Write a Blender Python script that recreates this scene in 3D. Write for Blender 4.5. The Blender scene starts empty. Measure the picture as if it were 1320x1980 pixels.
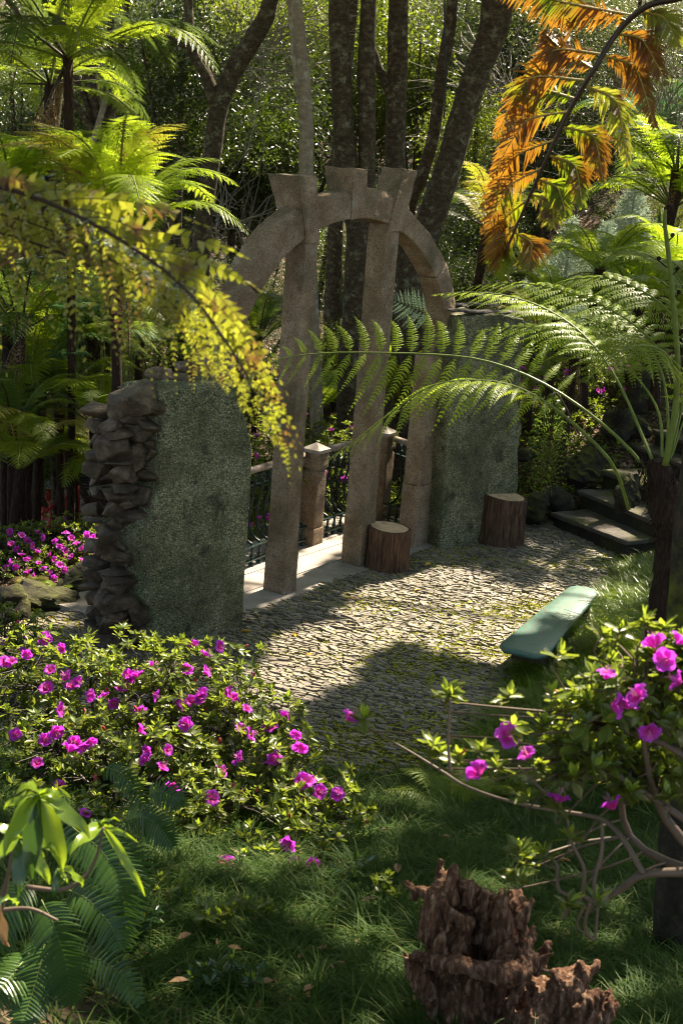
import bpy, bmesh, math, random
import numpy as np
from mathutils import Vector, Matrix, Quaternion
R = math.radians
rng = np.random.default_rng(7)
random.seed(7)
S = bpy.context.scene
COL = S.collection

# ---------------------------------------------------------------- camera, world, sun, exposure
CAM_H, FPX, PITCH, ROLL = 3.2, 2400.0, R(14.6), R(4.46)
Fv = np.array([0, math.cos(PITCH), -math.sin(PITCH)])
R0 = np.array([1.0, 0, 0]); U0 = np.array([0, math.sin(PITCH), math.cos(PITCH)])
CX = R0 * math.cos(ROLL) + U0 * math.sin(ROLL)
CY = U0 * math.cos(ROLL) - R0 * math.sin(ROLL)
CAM = np.array([0, 0, CAM_H])
cam = bpy.data.cameras.new('camera'); camo = bpy.data.objects.new('camera', cam); COL.objects.link(camo)
cam.sensor_fit = 'VERTICAL'; cam.sensor_height = 36.0; cam.lens = FPX / 1980 * 36.0
cam.clip_start = 0.05; cam.clip_end = 500
cam.dof.use_dof = True; cam.dof.focus_distance = 8.6; cam.dof.aperture_fstop = 8.0
camo.matrix_world = Matrix(((CX[0], CY[0], -Fv[0], 0), (CX[1], CY[1], -Fv[1], 0), (CX[2], CY[2], -Fv[2], CAM_H), (0, 0, 0, 1)))
S.camera = camo
SUN_AZ, SUN_EL = R(33), R(50)
SUN = np.array([math.sin(SUN_AZ) * math.cos(SUN_EL), math.cos(SUN_AZ) * math.cos(SUN_EL), math.sin(SUN_EL)])
W = bpy.data.worlds.new('World'); S.world = W; W.use_nodes = True
nt = W.node_tree; nt.nodes.clear()
sky = nt.nodes.new('ShaderNodeTexSky'); sky.sky_type = 'NISHITA'; sky.sun_disc = False
sky.sun_elevation = SUN_EL; sky.sun_rotation = SUN_AZ
bg = nt.nodes.new('ShaderNodeBackground'); bg.inputs[1].default_value = 0.095
wo = nt.nodes.new('ShaderNodeOutputWorld')
nt.links.new(sky.outputs[0], bg.inputs[0]); nt.links.new(bg.outputs[0], wo.inputs[0])
sl = bpy.data.lights.new('sun', 'SUN'); sl.energy = 5.0; sl.angle = R(0.55); sl.color = (1.0, 0.95, 0.87)
so = bpy.data.objects.new('sun', sl); COL.objects.link(so)
so.rotation_euler = Vector(SUN).to_track_quat('Z', 'Y').to_euler()
S.view_settings.view_transform = 'Standard'; S.view_settings.look = 'None'
S.view_settings.exposure = 1.9; S.view_settings.use_white_balance = True; S.view_settings.white_balance_temperature = 7700; S.view_settings.gamma = 1.0
S.render.engine = 'CYCLES'
S.cycles.max_bounces = 6; S.cycles.diffuse_bounces = 3; S.cycles.glossy_bounces = 2
S.cycles.transmission_bounces = 4; S.cycles.transparent_max_bounces = 4
S.cycles.use_denoising = True; S.cycles.caustics_reflective = False; S.cycles.caustics_refractive = False
S.cycles.sample_clamp_indirect = 6; S.cycles.pixel_filter_type = 'BLACKMAN_HARRIS'; S.cycles.filter_width = 1.1

def ray(px, py): return Fv * FPX + CX * (px - 660) - CY * (py - 990)
def at(px, py, y):
    """point seen at photo pixel (px,py) at depth y metres"""
    d = ray(px, py); return CAM + d * (y / d[1])
def ong(px, py, z=0.0):
    d = ray(px, py); return CAM + d * ((z - CAM_H) / d[2])
def norm(v):
    v = np.asarray(v, float); return v / (np.linalg.norm(v, axis=-1, keepdims=True) + 1e-12)

# ---------------------------------------------------------------- mesh helpers
class MB:
    def __init__(s): s.V = []; s.F = []; s.n = 0
    def add(s, V, F, m=0):
        V = np.asarray(V, float).reshape(-1, 3)
        if isinstance(F, np.ndarray): groups = [F]
        else:
            by = {}
            for f in F: by.setdefault(len(f), []).append(f)
            groups = [np.array(v) for v in by.values()]
        for g in groups:
            if len(g): s.F.append((g + s.n, m))
        s.V.append(V); s.n += len(V); return s
    def many(s, V, F, M, T, m=0):
        """copies of a template: M (n,3,3), T (n,3)"""
        V = np.asarray(V, float); n = len(T)
        W_ = np.einsum('nij,vj->nvi', M, V) + T[:, None, :]
        G = F[None] + (np.arange(n) * len(V))[:, None, None]
        s.F.append((G.reshape(-1, F.shape[1]) + s.n, m)); s.V.append(W_.reshape(-1, 3)); s.n += n * len(V)
    def mesh(s, name, mats, smooth=False, off=None):
        me = bpy.data.meshes.new(name)
        V = np.concatenate(s.V) if s.V else np.zeros((0, 3))
        if off is not None: V = V - np.asarray(off)
        me.vertices.add(len(V)); me.vertices.foreach_set('co', V.astype(np.float32).ravel())
        nl = sum(f.size for f, _ in s.F); npoly = sum(len(f) for f, _ in s.F)
        me.loops.add(nl); me.polygons.add(npoly)
        li = np.concatenate([f.ravel() for f, _ in s.F])
        cnt = np.concatenate([np.full(len(f), f.shape[1]) for f, _ in s.F])
        st = np.concatenate([[0], np.cumsum(cnt)[:-1]])
        mi = np.concatenate([np.full(len(f), m) for f, m in s.F])
        me.loops.foreach_set('vertex_index', li.astype(np.int32))
        me.polygons.foreach_set('loop_start', st.astype(np.int32))
        me.polygons.foreach_set('material_index', mi.astype(np.int32))
        me.polygons.foreach_set('use_smooth', np.full(npoly, bool(smooth)))
        for m in (mats if isinstance(mats, (list, tuple)) else [mats]): me.materials.append(m)
        me.update(calc_edges=True); me.validate()
        return me
    def build(s, name, mats, parent=None, smooth=False):
        off = None
        if parent is not None:
            r = parent
            while r.parent: r = r.parent
            off = np.array(r.location)
        o = bpy.data.objects.new(name, s.mesh(name, mats, smooth, off)); COL.objects.link(o)
        if parent is not None: o.parent = parent
        return o

def tag(o, label=None, cat=None, group=None, kind=None):
    if label: o['label'] = label
    if cat: o['category'] = cat
    if group: o['group'] = group
    if kind: o['kind'] = kind
    return o
def thing(name, label, cat, loc=(0, 0, 0), group=None):
    o = bpy.data.objects.new(name, None); COL.objects.link(o); o.location = Vector([float(c) for c in loc])
    o.empty_display_size = 0.1
    return tag(o, label, cat, group)
def place(name, me, parent, loc, M=None, s=1.0):
    """a child object with shared mesh data; loc is in world coordinates"""
    o = bpy.data.objects.new(name, me); COL.objects.link(o)
    base = np.zeros(3)
    if parent is not None:
        o.parent = parent; r = parent
        while r.parent: r = r.parent
        base = np.array(r.location)
    m = np.eye(3) if M is None else np.asarray(M)
    mm = Matrix([[float(m[i][j]) * s for j in range(3)] + [float(loc[i] - base[i])] for i in range(3)] + [[0, 0, 0, 1]])
    o.matrix_local = mm
    return o

def rotz(a): c, s_ = math.cos(a), math.sin(a); return np.array([[c, -s_, 0], [s_, c, 0], [0, 0, 1.0]])
def frame(x, up=(0, 0, 1)):
    """3x3 whose columns are x, side, normal"""
    x = norm(x); up = np.asarray(up, float)
    y = np.cross(up, x); y = norm(y); z = np.cross(x, y)
    return np.stack([x, y, z], -1)
def rand_rots(n, g=rng):
    q = g.normal(size=(n, 4)); q /= np.linalg.norm(q, axis=1, keepdims=True); w, x, y, z = q.T
    return np.stack([1 - 2 * (y * y + z * z), 2 * (x * y - z * w), 2 * (x * z + y * w),
                     2 * (x * y + z * w), 1 - 2 * (x * x + z * z), 2 * (y * z - x * w),
                     2 * (x * z - y * w), 2 * (y * z + x * w), 1 - 2 * (x * x + y * y)], 1).reshape(-1, 3, 3)
def spline(P, n):
    """Catmull-Rom through P, n points"""
    P = np.asarray(P, float); k = len(P)
    if k == 2: return P[0] + (P[1] - P[0]) * np.linspace(0, 1, n)[:, None]
    Q = np.vstack([2 * P[0] - P[1], P, 2 * P[-1] - P[-2]])
    u = np.linspace(0, k - 1 - 1e-9, n); i = u.astype(int); t = (u - i)[:, None]
    a, b, c, d = Q[i], Q[i + 1], Q[i + 2], Q[i + 3]
    return .5 * (2 * b + (c - a) * t + (2 * a - 5 * b + 4 * c - d) * t ** 2 + (3 * b - a - 3 * c + d) * t ** 3)
def vnoise(p, sc=1.0, seed=0):
    """cheap smooth pseudo-noise in [-1,1] for (n,3) points"""
    g = np.random.default_rng(seed); o = np.zeros(len(p)); p = np.asarray(p) * sc
    for k in range(5):
        w = g.normal(size=3) * (1 + .35 * k); o += np.sin(p @ w + g.uniform(0, 6.3) + 1.3 * np.sin(p @ g.normal(size=3)))
    return o / 3.2
def tube(mb, P, r, n=8, m=0, cap=True, lump=0.0, seed=0, sc=8.0):
    P = np.asarray(P, float); k = len(P); r = np.broadcast_to(np.asarray(r, float), (k,)) if np.ndim(r) == 0 else np.interp(np.linspace(0, 1, k), np.linspace(0, 1, len(r)), r)
    T = norm(np.gradient(P, axis=0)); a = np.array([0, 0, 1.0]) if abs(T[0][2]) < .9 else np.array([1.0, 0, 0])
    N = norm(np.cross(T[0], a)); V = []
    th = np.linspace(0, 2 * math.pi, n, endpoint=False)
    for i in range(k):
        N = norm(N - T[i] * (N @ T[i])); B = np.cross(T[i], N)
        V.append(P[i] + r[i] * (np.cos(th)[:, None] * N + np.sin(th)[:, None] * B))
    V = np.concatenate(V)
    if lump:
        C = np.repeat(P, n, 0); d = norm(V - C); V = V + d * (vnoise(V, sc, seed) * lump * np.repeat(r, n))[:, None]
    i = np.arange(k - 1)[:, None] * n; j = np.arange(n)[None]; j2 = (j + 1) % n
    F = np.stack([i + j, i + j2, i + n + j2, i + n + j], -1).reshape(-1, 4)
    if cap:
        V = np.vstack([V, P[0], P[-1]]); c0, c1 = k * n, k * n + 1; jj = np.arange(n); kk = (jj + 1) % n
        mb.add(V, F, m); base = mb.n - len(V)
        mb.F.append((np.stack([kk, jj, np.full(n, c0)], 1) + base, m))
        mb.F.append((np.stack([(k - 1) * n + jj, (k - 1) * n + kk, np.full(n, c1)], 1) + base, m))
    else: mb.add(V, F, m)
BOXF = np.array([[0, 3, 2, 1], [4, 5, 6, 7], [0, 1, 5, 4], [1, 2, 6, 5], [2, 3, 7, 6], [3, 0, 4, 7]])
def hexa(mb, bot, top, m=0):
    """8-corner block: bot 4 points, top 4 points (counter-clockwise from above)"""
    mb.add(np.vstack([bot, top]), BOXF, m)
def loft(mb, rings, m=0, cap=True):
    """rings: list of (n,3) closed loops"""
    n = len(rings[0]); V = np.vstack(rings); k = len(rings)
    i = np.arange(k - 1)[:, None] * n; j = np.arange(n)[None]; j2 = (j + 1) % n
    mb.add(V, np.stack([i + j, i + j2, i + n + j2, i + n + j], -1).reshape(-1, 4), m)
    if cap:
        b = mb.n - len(V)
        mb.F.append((np.array([list(range(n))[::-1]]) + b, m)); mb.F.append((np.array([list(range(n))]) + b + (k - 1) * n, m))

def roughen(o, cuts, amp, sc, seed=0, bevel=0.0):
    """subdivide a mesh object and displace it with noise: worn stone with real relief"""
    bm = bmesh.new(); bm.from_mesh(o.data)
    bmesh.ops.remove_doubles(bm, verts=bm.verts, dist=1e-5)
    if bevel: bmesh.ops.bevel(bm, geom=list(bm.edges), offset=bevel, segments=2, profile=.6, affect='EDGES', clamp_overlap=True)
    for _ in range(12):
        ed = [e for e in bm.edges if e.calc_length() > cuts]
        if not ed: break
        bmesh.ops.subdivide_edges(bm, edges=ed, cuts=1, use_grid_fill=True)
    bmesh.ops.triangulate(bm, faces=[f for f in bm.faces if len(f.verts) > 4])
    bm.normal_update()
    if len(bm.verts):
        P = np.array([v.co[:] for v in bm.verts]); N = np.array([v.normal[:] for v in bm.verts])
        D = vnoise(P, sc, seed) * amp + vnoise(P, sc * 2.7, seed + 1) * amp * .5 + vnoise(P, sc * 7, seed + 2) * amp * .25
        Q = P + N * D[:, None]
        for v, q in zip(bm.verts, Q): v.co = q
    bm.to_mesh(o.data); bm.free()
    for p in o.data.polygons: p.use_smooth = True
    return o

# ---------------------------------------------------------------- materials
def mat(name):
    m = bpy.data.materials.new(name); m.use_nodes = True; t = m.node_tree; t.nodes.clear()
    return m, t
def nd(t, typ, **kw):
    n = t.nodes.new(typ)
    for k, v in kw.items():
        if k in ('ins',):
            for a, b in v.items(): n.inputs[a].default_value = b
        else: setattr(n, k, v)
    return n
def ramp(t, fac, stops):
    n = t.nodes.new('ShaderNodeValToRGB'); cr = n.color_ramp
    while len(cr.elements) > 1: cr.elements.remove(cr.elements[-1])
    cr.elements[0].position = stops[0][0]; cr.elements[0].color = (*stops[0][1], 1)
    for p, c in stops[1:]:
        e = cr.elements.new(p); e.color = (*c, 1)
    t.links.new(fac, n.inputs[0]); return n.outputs[0]
def mixc(t, fac, a, b, mode='MIX'):
    n = t.nodes.new('ShaderNodeMix'); n.data_type = 'RGBA'; n.blend_type = mode
    for s_, v in ((n.inputs[0], fac), (n.inputs[6], a), (n.inputs[7], b)):
        if hasattr(v, 'links'): t.links.new(v, s_)
        elif isinstance(v, (int, float)): s_.default_value = v
        else: s_.default_value = (*v, 1)
    return n.outputs[2]
def noise(t, co, scale, detail=6, rough=.6, dist=0.0):
    n = nd(t, 'ShaderNodeTexNoise', ins={'Scale': scale, 'Detail': detail, 'Roughness': rough, 'Distortion': dist})
    t.links.new(co, n.inputs['Vector']); return n.outputs['Fac']
def mapr(t, v, a, b, c=0.0, d=1.0):
    n = nd(t, 'ShaderNodeMapRange', ins={1: a, 2: b, 3: c, 4: d}); t.links.new(v, n.inputs[0]); return n.outputs[0]
def coords(t, kind='Object', scale=None):
    n = nd(t, 'ShaderNodeTexCoord')
    if scale is None: return n.outputs[kind]
    m = nd(t, 'ShaderNodeMapping'); m.inputs['Scale'].default_value = scale
    t.links.new(n.outputs[kind], m.inputs[0]); return m.outputs[0]
def wpos(t): return nd(t, 'ShaderNodeNewGeometry').outputs['Position']
def finish(t, color, rough=.8, bumps=(), spec=.3, metallic=0.0):
    b = nd(t, 'ShaderNodeBsdfPrincipled'); o = nd(t, 'ShaderNodeOutputMaterial')
    if hasattr(color, 'links'): t.links.new(color, b.inputs['Base Color'])
    else: b.inputs['Base Color'].default_value = (*color, 1)
    if hasattr(rough, 'links'): t.links.new(rough, b.inputs['Roughness'])
    else: b.inputs['Roughness'].default_value = rough
    b.inputs['Specular IOR Level'].default_value = spec; b.inputs['Metallic'].default_value = metallic
    prev = None
    for h, st, d in bumps:
        n = nd(t, 'ShaderNodeBump', ins={'Strength': st, 'Distance': d}); t.links.new(h, n.inputs['Height'])
        if prev: t.links.new(prev, n.inputs['Normal'])
        prev = n.outputs[0]
    if prev: t.links.new(prev, b.inputs['Normal'])
    t.links.new(b.outputs[0], o.inputs[0]); return b, o
def leaf_mat(name, c1, c2, tl, tfac=.45, rough=.35, spec=.5, c3=None, nsc=2.0, dead=None):
    m, t = mat(name); g = nd(t, 'ShaderNodeNewGeometry'); oi = nd(t, 'ShaderNodeObjectInfo')
    st = [(0, c1), (.7, c2)] + ([(1, c3)] if c3 else [])
    col = ramp(t, g.outputs['Random Per Island'], st)
    ns = noise(t, g.outputs['Position'], nsc, 3)
    col = mixc(t, mapr(t, ns, .35, .7, 0, .7), col, tuple(.6 * a for a in c1))
    tcol = mixc(t, g.outputs['Random Per Island'], tl, tuple(min(1, a * b) for a, b in zip(tl, (.75, .8, .7))))
    if dead:
        dn = mapr(t, noise(t, g.outputs['Position'], dead[2], 5), dead[3], dead[3] + .12)
        col = mixc(t, dn, col, dead[0]); tcol = mixc(t, dn, tcol, dead[1])
    p = nd(t, 'ShaderNodeBsdfPrincipled', ins={'Roughness': rough, 'Specular IOR Level': spec})
    t.links.new(col, p.inputs['Base Color'])
    tr = nd(t, 'ShaderNodeBsdfTranslucent'); t.links.new(tcol, tr.inputs[0])
    mx = nd(t, 'ShaderNodeMixShader', ins={0: tfac}); t.links.new(p.outputs[0], mx.inputs[1]); t.links.new(tr.outputs[0], mx.inputs[2])
    o = nd(t, 'ShaderNodeOutputMaterial'); t.links.new(mx.outputs[0], o.inputs[0]); return m

M = {}
def mk_arch():
    m, t = mat('carved_stone'); p = wpos(t)
    base = ramp(t, noise(t, p, 4, 8, .65), [(.25, (.27, .175, .105)), (.5, (.52, .375, .25)), (.72, (.72, .56, .41))])
    gr = noise(t, p, 75, 4, .8)
    base = mixc(t, mapr(t, gr, .38, .56, .75, 0), base, (.10, .07, .045))
    nb = noise(t, p, 1.7, 7, .7); base = mixc(t, mapr(t, nb, .38, .60, .6, 0), base, (.19, .13, .075))
    nk = noise(t, p, 9, 8, .8, 1.5); base = mixc(t, mapr(t, nk, .36, .47, .6, 0), base, (.12, .085, .05))
    nl_ = noise(t, p, 5, 6, .75); base = mixc(t, mapr(t, nl_, .57, .66, 0, .5), base, (.46, .44, .36))
    ns_ = noise(t, p, 14, 6, .8, 1.0); base = mixc(t, mapr(t, ns_, .55, .68, 0, .6), base, (.50, .44, .35))
    n2 = noise(t, p, 7, 4); base = mixc(t, mapr(t, n2, .55, .75, 0, .5), base, (.17, .10, .065))
    n3 = noise(t, p, 2.3, 5); base = mixc(t, mapr(t, n3, .52, .68, 0, .55), base, (.085, .085, .04))
    v = nd(t, 'ShaderNodeTexVoronoi', ins={'Scale': 16.0}); t.links.new(p, v.inputs['Vector'])
    sp = mapr(t, v.outputs['Distance'], .05, .12, .8, 0); sp2 = nd(t, 'ShaderNodeMath', operation='MULTIPLY'); t.links.new(sp, sp2.inputs[0]); t.links.new(mapr(t, noise(t, p, 9, 2), .52, .6), sp2.inputs[1])
    base = mixc(t, sp2.outputs[0], base, (.5, .48, .42))
    w = noise(t, p, 60, 6, .8); pv = nd(t, 'ShaderNodeTexVoronoi', ins={'Scale': 55.0}); t.links.new(p, pv.inputs['Vector'])
    pit = mapr(t, pv.outputs['Distance'], .12, .3)
    finish(t, base, .9, [(w, 1.0, .03), (pit, .6, .012)], .2); return m
def mk_pebble():
    m, t = mat('pebbledash_render'); p = wpos(t)
    v = nd(t, 'ShaderNodeTexVoronoi', ins={'Scale': 88.0, 'Randomness': 1.0}); t.links.new(p, v.inputs['Vector'])
    v2 = nd(t, 'ShaderNodeTexVoronoi', ins={'Scale': 52.0}); t.links.new(p, v2.inputs['Vector'])
    hue = nd(t, 'ShaderNodeSeparateColor'); t.links.new(v.outputs['Color'], hue.inputs[0])
    base = ramp(t, hue.outputs[0], [(0, (.22, .21, .11)), (.5, (.38, .37, .20)), (.85, (.52, .50, .30)), (1, (.66, .61, .42))])
    big = noise(t, p, 2.2, 6); base = mixc(t, mapr(t, big, .4, .58, 0, .7), base, (.11, .145, .065))
    b2 = noise(t, p, 1.1, 4); base = mixc(t, mapr(t, b2, .5, .7, 0, .55), base, (.24, .175, .10))
    b3 = noise(t, p, 5.5, 6, .75); base = mixc(t, mapr(t, b3, .54, .66, 0, .7), base, (.46, .46, .31)); base = mixc(t, mapr(t, b3, .36, .47, .8, 0), base, (.06, .065, .035))
    base = mixc(t, mapr(t, v.outputs['Distance'], .34, .62, 0, .65), base, (.03, .032, .02))
    h = mapr(t, v.outputs['Distance'], .1, .7, 1, 0); h2 = mapr(t, v2.outputs['Distance'], .1, .7, 1, 0)
    finish(t, base, .85, [(h, 1.0, .012), (h2, .7, .012)], .25); return m
def mk_rock(name, a, b, c, moss=None, mlo=.5, sc=6.0, rough=.85, msc=3.0):
    m, t = mat(name); p = wpos(t); g = nd(t, 'ShaderNodeNewGeometry'); oi = nd(t, 'ShaderNodeObjectInfo')
    base = ramp(t, noise(t, p, sc, 8, .68), [(.28, a), (.5, b), (.75, c)])
    base = mixc(t, mapr(t, oi.outputs['Random'], 0, 1, 0, .45), base, tuple(x * .8 + y * .2 for x, y in zip(a, (.1, .05, .02))))
    if moss:
        sx = nd(t, 'ShaderNodeSeparateXYZ'); t.links.new(g.outputs['Normal'], sx.inputs[0])
        up = mapr(t, sx.outputs[2], -.3, .8)
        mm = nd(t, 'ShaderNodeMath', operation='MULTIPLY'); t.links.new(mapr(t, noise(t, p, msc, 6, .7), mlo, mlo + .14), mm.inputs[0]); t.links.new(up, mm.inputs[1])
        mc = ramp(t, noise(t, p, 40, 3), [(.35, tuple(x * .45 for x in moss)), (.65, moss)])
        base = mixc(t, mm.outputs[0], base, mc)
    v = nd(t, 'ShaderNodeTexVoronoi', ins={'Scale': 30.0}); t.links.new(p, v.inputs['Vector'])
    base = mixc(t, mapr(t, v.outputs['Distance'], .05, .11, .5, 0), base, tuple(min(1, x * 1.9) for x in c))
    finish(t, base, rough, [(noise(t, p, 22, 8, .75), 1.0, .05), (noise(t, p, 120, 4, .7), .7, .008)], .4); return m
def mk_slate():
    m, t = mat('slate_cobble'); p = wpos(t); g = nd(t, 'ShaderNodeNewGeometry')
    base = ramp(t, g.outputs['Random Per Island'], [(0, (.075, .060, .048)), (.5, (.155, .13, .108)), (1, (.25, .21, .175))])
    base = mixc(t, mapr(t, noise(t, p, 60, 5), .35, .7, 0, .4), base, (.12, .10, .09))
    mo = mapr(t, noise(t, p, 48, 5, .75), .55, .61); mb_ = nd(t, 'ShaderNodeMath', operation='MULTIPLY')
    t.links.new(mo, mb_.inputs[0]); t.links.new(mapr(t, noise(t, p, 1.6, 3), .3, .6, .45, .9), mb_.inputs[1])
    base = mixc(t, mb_.outputs[0], base, (.34, .34, .04))
    finish(t, base, .62, [(noise(t, p, 90, 5, .7), .5, .004)], .4); return m
def mk_mossbed():
    m, t = mat('moss_joint'); p = wpos(t)
    base = ramp(t, noise(t, p, 30, 6, .75), [(.40, (.02, .016, .010)), (.50, (.07, .07, .012)), (.6, (.27, .28, .03)), (.8, (.42, .38, .05))])
    finish(t, base, .95, [(noise(t, p, 150, 3), .8, .006)], .1); return m
def mk_slab():
    m, t = mat('paving_slab_stone'); p = wpos(t)
    base = ramp(t, noise(t, p, 5, 8, .6), [(.3, (.24, .20, .17)), (.55, (.33, .29, .25)), (.8, (.43, .385, .33))])
    base = mixc(t, mapr(t, noise(t, p, 70, 3), .4, .7, 0, .3), base, (.15, .12, .1))
    finish(t, base, .75, [(noise(t, p, 80, 5), .4, .004)], .3); return m
def mk_bark(name, a, b, c, sz=(10, 10, 1.6), moss=None, rough=.9, lich=None, strength=1.0, mlo=.5):
    m, t = mat(name); p = coords(t, 'Object', sz); wp = wpos(t)
    h = noise(t, p, 3.0, 8, .7)
    base = ramp(t, h, [(.3, a), (.5, b), (.72, c)])
    if moss: base = mixc(t, mapr(t, noise(t, wp, 3, 6, .7), mlo, mlo + .15, 0, .9), base, moss)
    if lich: base = mixc(t, mapr(t, noise(t, wp, 9, 6, .75), .54, .64, 0, .65), base, lich)
    finish(t, base, rough, [(h, strength, .03), (noise(t, wp, 70, 4), .4, .004)], .2); return m
def mk_cut():
    m, t = mat('cut_wood'); p = coords(t, 'Object')
    sx = nd(t, 'ShaderNodeSeparateXYZ'); t.links.new(p, sx.inputs[0])
    w = nd(t, 'ShaderNodeTexWave', wave_type='RINGS', rings_direction='Z', ins={'Scale': 22.0, 'Distortion': 4.0, 'Detail': 4.0, 'Detail Scale': 1.2})
    t.links.new(p, w.inputs['Vector'])
    base = ramp(t, w.outputs['Fac'], [(0, (.40, .22, .10)), (.5, (.66, .46, .28)), (1, (.78, .60, .40))])
    base = mixc(t, mapr(t, noise(t, p, 11, 6, .75), .47, .62, 0, .75), base, (.30, .20, .13))
    finish(t, base, .75, [(w.outputs['Fac'], .3, .003)], .3); return m
def mk_paint(name, col, worn, rough=.4, wlo=.62, sc=(3, 3, 3), spec=.5):
    m, t = mat(name); p = coords(t, 'Object', sc)
    n = noise(t, p, 6, 7, .75)
    base = mixc(t, mapr(t, n, wlo, wlo + .06), col, worn)
    base = mixc(t, mapr(t, noise(t, p, 2, 4), .4, .7, 0, .5), base, tuple(x * .6 for x in col))
    finish(t, base, rough, [(n, .35, .003)], spec); return m
def mk_soil():
    m, t = mat('leaf_litter_soil'); p = wpos(t)
    v = nd(t, 'ShaderNodeTexVoronoi', ins={'Scale': 22.0}); t.links.new(p, v.inputs['Vector'])
    s_ = nd(t, 'ShaderNodeSeparateColor'); t.links.new(v.outputs['Color'], s_.inputs[0])
    base = ramp(t, s_.outputs[0], [(0, (.035, .022, .014)), (.55, (.09, .055, .035)), (.85, (.20, .13, .085)), (1, (.36, .25, .17))])
    base = mixc(t, mapr(t, noise(t, p, 1.3, 5), .42, .6, 0, .85), base, (.022, .035, .010))
    finish(t, base, .95, [(v.outputs['Distance'], .8, .03), (noise(t, p, 30, 5), .8, .02)], .2); return m
def mk_petal():
    m, t = mat('azalea_petal'); p = coords(t, 'Object'); g = nd(t, 'ShaderNodeNewGeometry'); oi = nd(t, 'ShaderNodeObjectInfo')
    ln = nd(t, 'ShaderNodeVectorMath', operation='LENGTH'); t.links.new(p, ln.inputs[0])
    c = ramp(t, ln.outputs['Value'], [(.010, (.60, .02, .10)), (.020, (.60, .03, .30)), (.032, (.50, .05, .58))])
    c = mixc(t, mapr(t, oi.outputs['Random'], 0, 1, 0, .35), c, (.62, .12, .72))
    b = nd(t, 'ShaderNodeBsdfPrincipled', ins={'Roughness': .55, 'Specular IOR Level': .25}); t.links.new(c, b.inputs['Base Color'])
    tr = nd(t, 'ShaderNodeBsdfTranslucent'); t.links.new(mixc(t, .5, c, (.78, .08, .88)), tr.inputs[0])
    mx = nd(t, 'ShaderNodeMixShader', ins={0: .5}); t.links.new(b.outputs[0], mx.inputs[1]); t.links.new(tr.outputs[0], mx.inputs[2])
    o = nd(t, 'ShaderNodeOutputMaterial'); t.links.new(mx.outputs[0], o.inputs[0]); return m
def simple(name, col, rough=.6, spec=.4):
    m, t = mat(name); p = wpos(t)
    c = mixc(t, mapr(t, noise(t, p, 20, 4), .35, .7, 0, .6), col, tuple(x * .5 for x in col)); finish(t, c, rough, [(noise(t, p, 60, 4), .3, .003)], spec); return m

M['arch'] = mk_arch(); M['pebble'] = mk_pebble()
M['rock'] = mk_rock('basalt_rock', (.034, .021, .012), (.14, .095, .058), (.40, .29, .19), moss=(.17, .14, .05), mlo=.56, sc=11, rough=.6)
M['capstone'] = mk_rock('capstone', (.05, .045, .04), (.10, .09, .08), (.20, .185, .16))
M['mossrock'] = mk_rock('mossy_rock', (.012, .010, .007), (.03, .024, .018), (.065, .055, .04), moss=(.14, .145, .018), mlo=.44, msc=2.2)
M['moss'] = leaf_mat('joint_moss', (.24, .25, .025), (.42, .42, .05), (.4, .42, .04), .2, .9, .1); M['slate'] = mk_slate(); M['mossbed'] = mk_mossbed(); M['slab'] = mk_slab()
M['step'] = mk_rock('step_stone', (.07, .06, .045), (.13, .11, .09), (.22, .19, .16), moss=(.15, .16, .02), mlo=.46, msc=1.6)
M['logbark'] = mk_bark('log_bark', (.028, .014, .008), (.10, .055, .034), (.24, .15, .10), (14, 14, 1.5))
M['cut'] = mk_cut()
M['trunk'] = mk_bark('smooth_trunk_bark', (.022, .015, .009), (.06, .043, .027), (.135, .10, .068), (5, 5, 8), lich=(.24, .24, .16), strength=.5)
M['paletrunk'] = mk_bark('pale_trunk_bark', (.13, .10, .075), (.22, .175, .13), (.33, .27, .2), (4, 4, 8), lich=(.4, .4, .33), strength=.3)
M['fernbark'] = mk_bark('tree_fern_bark', (.010, .006, .004), (.035, .018, .011), (.085, .05, .032), (30, 30, 5))
M['mossbark'] = mk_bark('mossy_bark', (.014, .012, .007), (.035, .028, .018), (.07, .055, .035), (6, 6, 4), moss=(.13, .15, .012), mlo=.5)
M['twig'] = simple('twig_bark', (.13, .085, .055)); M['darktwig'] = simple('dark_twig', (.035, .024, .016))
M['greytwig'] = simple('grey_twig', (.20, .17, .13))
M['iron'] = mk_paint('green_painted_iron', (.004, .024, .020), (.03, .06, .055), .32, .66)
M['benchpaint'] = mk_paint('green_painted_wood', (.055, .175, .135), (.15, .09, .06), .45, .50, (8, 8, 8))
M['red'] = mk_paint('red_painted_wood', (.36, .012, .012), (.2, .03, .02), .45, .7)
M['handrail'] = mk_bark('rail_wood', (.12, .085, .06), (.27, .21, .17), (.42, .36, .31), (6, 6, 6), rough=.6, strength=.2)
M['soil'] = mk_soil()
M['petal'] = mk_petal(); M['stamen'] = simple('stamen', (.7, .25, .4))
M['bud'] = simple('azalea_bud', (.45, .03, .05))
M['azleaf'] = leaf_mat('azalea_leaf', (.06, .085, .02), (.14, .20, .04), (.40, .48, .05), .34, .36, .4, c3=(.24, .21, .11))
M['azyoung'] = leaf_mat('azalea_young_leaf', (.20, .29, .035), (.31, .41, .06), (.58, .70, .07), .45, .35, .5)
M['azdark'] = leaf_mat('azalea_dark_leaf', (.03, .05, .014), (.075, .11, .035), (.16, .24, .04), .3, .4, .5, c3=(.17, .15, .075))
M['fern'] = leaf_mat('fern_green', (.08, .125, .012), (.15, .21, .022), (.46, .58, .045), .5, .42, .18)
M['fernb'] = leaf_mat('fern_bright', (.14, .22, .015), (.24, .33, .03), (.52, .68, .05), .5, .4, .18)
M['fernd'] = leaf_mat('fern_dark', (.03, .06, .012), (.06, .10, .02), (.17, .26, .04), .38, .35, .18)
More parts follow.
